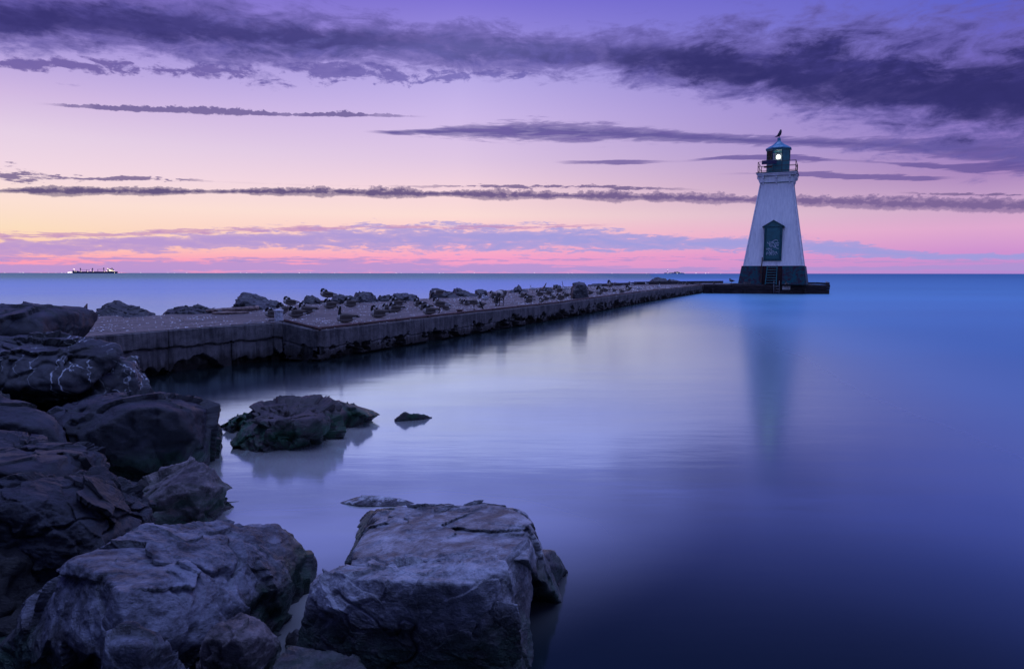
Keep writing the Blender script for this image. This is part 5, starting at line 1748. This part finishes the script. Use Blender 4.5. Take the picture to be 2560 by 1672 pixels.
# px centre, py of the contact, width in px, pose, standing, gull, heading (degrees: 180 faces left), label, z level
geese = [
    (682, 794, 46, 'tucked', 0, 0, 178, 'sleeping goose nearest the mooring pile, breast to the left', DZ),
    (706, 787, 32, 'tucked', 0, 0, 235, 'goose facing the camera between the sleeping goose by the pile and the pale headed pair', DZ),
    (743, 794.5, 52, 'tucked', 0, 0, 176, 'dark backed goose asleep right of the mooring pile, in front of the white cheeked one', DZ),
    (727, 778, 44, 'tucked', 1, 0, 182, 'bulky grey goose standing behind the resting left group', DZ),
    (768, 786, 50, 'arched', 0, 0, 170, 'goose with white cheek showing and long pointed tail to the right', DZ),
    (820, 760, 46, 'tucked', 1, 0, 180, 'goose standing at the outer edge in front of the squat dark boulder', DZ),
    (828, 772, 46, 'tucked', 0, 0, 180, 'goose asleep with its head buried, just below the standing goose at the outer edge', DZ),
    (878, 768, 44, 'tucked', 0, 0, 177, 'goose asleep in front of the pale domed boulder', DZ),
    (866, 807.5, 58, 'raised', 0, 0, 172, 'nearest goose, sitting upright with raised head and black tail by the pipe corner', DZ),
    (949, 795, 54, 'arched', 0, 0, 176, 'goose preening with arched black neck alone near the pipe', DZ),
    (970, 779.5, 36, 'tucked', 0, 0, 190, 'goose half hidden behind the small sleeping one of the middle cluster', DZ),
    (990, 781, 44, 'tucked', 0, 0, 176, 'pale breasted goose asleep in front of the middle cluster', DZ),
    (988, 761, 36, 'arched', 0, 0, 178, 'farthest goose of the middle cluster, head up over its back', DZ),
    (995, 767, 40, 'tucked', 0, 0, 182, 'goose of the middle cluster with dark tail reaching right', DZ),
    (1048, 767, 36, 'tucked', 0, 0, 180, 'small sleeping goose at the left of the trio before the dark standing one', DZ),
    (1062, 776, 40, 'tucked', 0, 0, 184, 'goose in the middle of the trio before the dark standing one', DZ),
    (1075, 787, 46, 'tucked', 0, 0, 190, 'round breasted goose, nearest of the trio before the dark standing one', DZ),
    (1100, 782, 44, 'arched', 1, 0, 178, 'dark goose standing and preening by the edge pipe', DZ),
    (1115, 776, 30, 'tucked', 0, 0, 0, 'dark goose lying behind the legs of the dark standing goose', DZ),
    (1098, 749, 42, 'grazing', 1, 0, 185, 'goose standing with lowered head before the wedge shaped boulder', DZ),
    (1157, 761, 22, 'tucked', 0, 0, 186, 'small grey breasted goose left of the big grey standing one', DZ),
    (1169, 764, 28, 'tucked', 0, 0, 178, 'goose with black neck folded, at the feet of the big grey standing one', DZ),
    (1184, 774.5, 44, 'grazing', 1, 0, 8, 'big grey goose standing bent forward near the rusty bollard', DZ),
    (1202, 769, 26, 'tucked', 0, 0, 215, 'pale rounded goose lying right of the bent grey goose', DZ),
    (1213, 750.5, 24, 'tucked', 0, 1, 190, 'pale blue grey gull asleep among the geese before the small squared boulder', DZ),
    (1201, 745.5, 12, 'tucked', 0, 0, 190, 'goose breast showing just behind the sleeping pale gull', DZ),
    (1236, 745, 30, 'arched', 0, 0, 176, 'goose with black arched neck behind the grey standing goose on the right', DZ),
    (1241, 757, 28, 'tucked', 0, 0, 184, 'goose lying at the feet of the round grey standing goose', DZ),
    (1254, 764, 34, 'grazing', 1, 0, 250, 'round grey goose standing on two visible legs, head hidden', DZ),
    (1306, 744, 24, 'tucked', 0, 0, 200, 'first goose right of the open patch of deck, round pale breast', DZ),
    (1323, 749, 28, 'arched', 0, 0, 178, 'goose with black neck up, second right of the open patch of deck', DZ),
    (1322, 757.5, 30, 'tucked', 0, 0, 182, 'dark goose nearest the pipe right of the open patch of deck', DZ),
    (1354, 756.5, 13, 'tucked', 0, 0, 230, 'small reddish brown bird sitting alone by the pipe', DZ),
    (1366, 751, 26, 'tucked', 0, 0, 180, 'faint grey goose just behind the small reddish brown bird', DZ),
    (1350, 741, 28, 'tucked', 0, 0, 178, 'dark goose below the forked branch', DZ),
    (1372, 737, 24, 'arched', 0, 0, 176, 'goose right of the one below the forked branch', DZ),
    (1383, 748.5, 22, 'tucked', 0, 0, 195, 'goose with pale breast two places left of the upright boulder', DZ),
    (1402, 750, 30, 'tucked', 0, 0, 182, 'long bodied goose in front and left of the upright boulder', DZ),
    (1416, 743, 24, 'arched', 0, 0, 178, 'black necked goose touching the upright boulder', DZ),
    (1398, 731, 26, 'raised', 0, 0, 182, 'goose farther back with raised head, under the small round boulder', DZ),
    (1332, 732.5, 22, 'raised', 1, 1, 176, 'white gull standing at the outer edge right of the cone shaped boulder', DZ),
    (1413, 731.5, 18, 'raised', 1, 1, 172, 'white gull beside the thin twig left of the upright boulder', DZ),
    (1476, 736, 20, 'tucked', 0, 0, 180, 'goose just right of the upright boulder', DZ),
    (1499, 736, 20, 'tucked', 0, 0, 240, 'round brown goose, second right of the upright boulder', DZ),
    (1514, 730, 20, 'tucked', 0, 0, 178, 'dark goose right of the round brown one', DZ),
    (1525.5, 726.5, 15, 'arched', 1, 0, 240, 'round brown goose standing on its legs by the low far kerb', DZ),
    (1536, 729.5, 13, 'tucked', 0, 0, 180, 'small dark goose right of the standing round brown one', DZ),
    (1555, 732.5, 18, 'tucked', 0, 0, 178, 'dark goose near the pipe left of the round brown far goose', DZ),
    (1571, 727.5, 15, 'tucked', 0, 0, 235, 'round reddish brown goose in front of the far white gull', DZ),
    (1580, 717.5, 12, 'raised', 1, 1, 178, 'white gull standing before the low far kerb', DZ),
    (1597, 729.5, 11, 'raised', 1, 1, 178, 'white gull standing by the pipe on the far deck', DZ),
    (1617, 715, 8, 'raised', 1, 1, 178, 'tiny white gull by the far timber wall, left of the rock heap', DZ),
    (1645, 723, 8, 'raised', 1, 1, 0, 'tiny white gull on the deck below the far rock heap', DZ),
    (1698, 711, 10, 'tucked', 0, 0, 178, 'tiny goose at the foot of the far timber wall, below the tapering rock', DZ),
    (1708, 711, 9, 'tucked', 0, 0, 200, 'tiny goose, second in the short row at the far timber wall', DZ),
    (1718, 712.5, 13, 'tucked', 0, 0, 180, 'tiny goose with pale breast, last in the short row at the far timber wall', DZ),
    (1749, 711, 10, 'tucked', 0, 0, 180, 'tiny goose where the deck meets the lighthouse platform', DZ),
    (1785, 710.5, 10, 'tucked', 0, 0, 180, 'tiny goose on the platform before the right end of the far timber wall', PZ),
    (1829, 709.5, 15, 'arched', 1, 0, 176, 'goose standing on the platform left of the lighthouse plinth', PZ),
    (1929, 711, 8, 'tucked', 0, 0, 200, 'tiny bird with white breast left of the pale metal ladder', PZ),
    (1967, 712.2, 12, 'tucked', 0, 0, 180, 'dark goose with pale breast sitting on the edge above the sign', PZ),
    (2068, 711.5, 8, 'raised', 1, 1, 180, 'gull perched at the far right corner of the platform', PZ),
]
for (px, py, w, pose, st, gl_, hd, lb, zl) in geese:
    me = PROTO[(pose, st, gl_)]
    q = ptd(px, py) if zl == DZ else pt(px, py, z=zl)
    L0 = 0.79 if pose != 'grazing' else 0.95
    wpx = max(abs(math.cos(rad(hd))), 0.42) * L0 * F / q[1]
    s_ = min(max(w / wpx, 0.6), 1.35)
    if zl == PZ or q[1] > 60:
        s_ = min(s_, 1.1)
    o = bpy.data.objects.new('gull' if gl_ else 'goose', me)
    o.location = Vector(q)
    if gl_:
        s_ = min(s_, 0.75)
    if 'reddish brown bird' in lb:
        s_ = 0.6
        o.name = 'small_bird'
    o.scale = (s_, s_ * 1.12, s_ * (1.04 if st else 1.16))
    # heading relative to the line of sight
    o.rotation_euler = (0, 0, rad(hd) - math.atan2(q[0], q[1]))
    link(o)
    tag(o, lb, 'gull' if gl_ else ('bird' if 'bird' in o.name else 'goose'), 'gulls on the breakwater' if gl_ else 'geese resting on the breakwater')

# bird on the lantern
zb = LC.z + zr + 0.36
bm = bmesh.new()
prof = [(-.42, .10, .012, .02), (-.30, .16, .04, .04), (-.18, .27, .09, .10), (-.04, .42, .13, .14), (.06, .56, .13, .13), (.10, .68, .10, .10), (.11, .78, .085, .08), (.13, .87, .075, .07), (.17, .94, .04, .045), (.2, .96, .01, .01)]
for i in range(0):
    pass
pb = thing('perched_bird', Vector((LC.x, LC.y, zb)), 'dark hunched bird perched on top of the lantern roof', 'bird', rz=-PSI)
mb = MB()
mb.tube([(-.50, 0, .16), (-.36, 0, .19), (-.20, 0, .24), (-.04, 0, .34), (.06, 0, .50), (.11, 0, .66), (.14, 0, .80), (.15, 0, .90), (.10, 0, .97)], [.02, .045, .10, .17, .20, .17, .125, .11, .03], 12)
mb.tube([(.02, .06, .30), (.0, .06, .0)], [.05, .02], 6)
mb.tube([(.02, -.06, .30), (.0, -.06, .0)], [.05, .02], 6)
mb.tube([(.14, 0, .86), (.26, 0, .83)], [.05, .008], 6)
mb.build('body', M_navybox, pb, smooth=True)
bpy.data.objects['body'].data.materials[0] = plain('dark_feathers', g3(.03, .03, .045), g3(.05, .045, .06), 20, .8, .1)

# ------------------------------------------------------------------ lake freighter on the horizon
SY = 3700.0
u = SY / F
sl_, sr_ = pt(184, 685.2, Y=SY), pt(291, 685.0, Y=SY)
SL = sr_[0] - sl_[0]
ship = thing('lake_freighter', Vector(((sl_[0] + sr_[0]) / 2, SY, 0)), 'long dark cargo ship with bright deck lights on the left horizon', 'ship')
hz = 4.6 * u


def shx(px):
    return (px - 237.5) * u


hull = MB()
hull.hexa([(shx(186), -13, -1), (shx(288), -13, -1), (shx(290), 13, -1), (shx(186), 13, -1)], [(shx(185), -14, hz), (shx(291), -14, hz), (shx(291), 14, hz), (shx(185), 14, hz)])
hull.hexa([(shx(184.6), -10, hz), (shx(194), -13, hz), (shx(194), 13, hz), (shx(184.6), 10, hz)], [(shx(183.4), -8, hz + 2 * u), (shx(193), -12, hz + 1.3 * u), (shx(193), 12, hz + 1.3 * u), (shx(183.4), 8, hz + 2 * u)])
hull.build('hull', M_hull, ship)
for px, h_, w_ in ((201.8, 8.4, 1.5), (232, 8.4, 1.8), (260, 9.2, 1.7)):
    MB().box((shx(px), 0, hz + h_ * u * 0.5), (w_ * u * 0.45, 4, h_ * u)).box((shx(px), 0, hz + h_ * u * 0.86), (w_ * u, 5, h_ * u * 0.3)).build('crane_mast', M_hull, ship)
for a_, b_, h_ in ((203, 231, 4.6), (244.5, 259, 5.4)):
    MB().box((shx((a_ + b_) / 2), 0, hz + h_ * u), (abs(b_ - a_) * u, 2.0, 0.55 * u)).box((shx(a_ + (b_ - a_) * (0.5 if a_ < 210 else 0.03)), 0, hz + h_ * u / 2), (0.5 * u, 2, h_ * u)).build('crane_boom', M_hull, ship)
MB().box((shx(275), 0, hz + 2.0 * u), (8 * u, 18, 4 * u)).box((shx(273.5), 0, hz + 5.6 * u), (5.0 * u, 20, 3.2 * u)).box((shx(281.5), 0, hz + 3 * u), (4.5 * u, 12, 6 * u)).build('bridge_house', M_shipwhite, ship)
MB().box((shx(280.5), 0, hz + 7 * u), (2 * u, 6, 3.4 * u)).build('funnel', M_hull, ship)
for px, h_, r_ in ((190.5, 5.5, 1.35), (192.5, 0.9, .75), (196, 0.3, .6), (207.5, 0.2, .8), (224, 0.1, .8), (231, 3.2, .8), (238, 0.0, .8), (265, 0, .7), (272, 0.3, .7),
                   (273.5, 7.2, 1.0), (276.5, 6.2, .9), (278.5, 3.8, 1.6), (281, 2.4, 1.8), (284.5, 2.2, 1.3), (277.5, 1.4, 1.0), (288, 1.4, .9), (290, 0.6, .8), (290.2, -3.4, .6), (284, 4.2, .8), (271, 1.8, .8)):
    MB().ball((shx(px), -15, hz + h_ * u), r_ * u * 0.62, 1).build('deck_lamp', M_shiplamp, ship)

# lights and towers on the far shore
FS = 14000.0
fu = FS / F
proto_l = None
rl_ = random.Random(12)
lights = [(171, 3.0), (176, 3.6), (180, 2.0), (12, 1.2), (50, 1.3), (58, 1.7), (103, 1.1), (122, 1.0), (140, 1.0), (155, 1.3), (163, 1.1), (298, 1.0), (303, 1.1), (352, 1.2), (420, 1.0), (436, 1.0), (467, 1.5), (540, 1.0), (602, 1.2), (617, 1.2), (654, 1.0),
          (748, 1.5), (776, .9), (837, .9), (925, 1.0), (990, 1.4), (1003, 1.1), (1056, 1.0), (1098, 1.1), (1108, 1.2), (1186, 1.4), (1272, .9), (1336, 1.3), (1420, .9), (1430, 1.1), (1530, 1.1), (1616, .9), (1640, 1.0), (1669, 1.6), (1677, 1.2), (1693, 1.7), (1712, 1.2), (1740, 1.7), (1764, 1.5), (1771, 1.2), (1802, .9)]
me_l = None
for i, (px, r_) in enumerate(lights):
    q = pt(px, 683.5, Y=FS)
    if me_l is None:
        o = MB().ball((0, 0, 0), 1.0, 1).build('shore_light', M_shorelamp)
        me_l = o.data
    else:
        o = link(bpy.data.objects.new('shore_light', me_l))
    s_ = r_ * fu * 0.42
    o.location = (q[0], FS, 2 + s_ * 0.8 + (i * 7 % 5) * fu * 0.15)
    o.scale = (s_ * (1.8 if r_ > 1.9 else 1), s_, s_ * 0.8)
    tag(o, 'tiny bright light on the far shore along the horizon', 'light', 'lights along the far shore')
tw = thing('needle_tower', Vector((pt(1668.5, 683, Y=FS)[0], FS, 0)), 'very tall thin tower with a pod, faint on the far skyline', 'tower')
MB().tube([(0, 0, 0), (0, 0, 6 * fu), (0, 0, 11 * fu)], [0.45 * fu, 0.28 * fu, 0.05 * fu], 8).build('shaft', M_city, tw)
MB().lathe([(0.3 * fu, 7 * fu), (0.75 * fu, 7.4 * fu), (0.75 * fu, 7.9 * fu), (0.2 * fu, 8.3 * fu)], 12).build('pod', M_city, tw)
MB().ball((0, -20, 9.9 * fu), 0.55 * fu, 1).build('beacon', M_shorelamp, tw)
sky = [(1672, 2.2, 3), (1678, 2.6, 2), (1686, 3.2, 4), (1693, 3, 3.2), (1697, 2, 6.5), (1702, 2.4, 7.5), (1706, 2, 5.2), (1712, 2.6, 3), (1718, 3, 2.2)]
nm = ['leftmost', 'second', 'third', 'fourth', 'fifth', 'tallest', 'seventh', 'eighth', 'rightmost']
for (px, w_, h_), k in zip(sky, nm):
    q = pt(px, 683, Y=FS)
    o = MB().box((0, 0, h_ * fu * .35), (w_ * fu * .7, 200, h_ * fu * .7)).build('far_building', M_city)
    o.location = (q[0], FS + 300, 0)
    tag(o, f'faint far skyline block, {k} of the row right of the needle tower', 'building', 'buildings of the far skyline')
    if h_ > 4:
        for dz_, dx_ in ((.9, .1), (.55, -.4)):
            l = link(bpy.data.objects.new('window_light', me_l), o)
            l.location = (dx_ * fu, -120, h_ * fu * dz_ * .7)
            l.scale = (0.34 * fu,) * 3
for ob in list(bpy.data.objects):
    if ob.name == 'x':
        bpy.data.objects.remove(ob)
print('script objects', len(bpy.data.objects), 'tris', sum(len(m.polygons) for m in bpy.data.meshes))
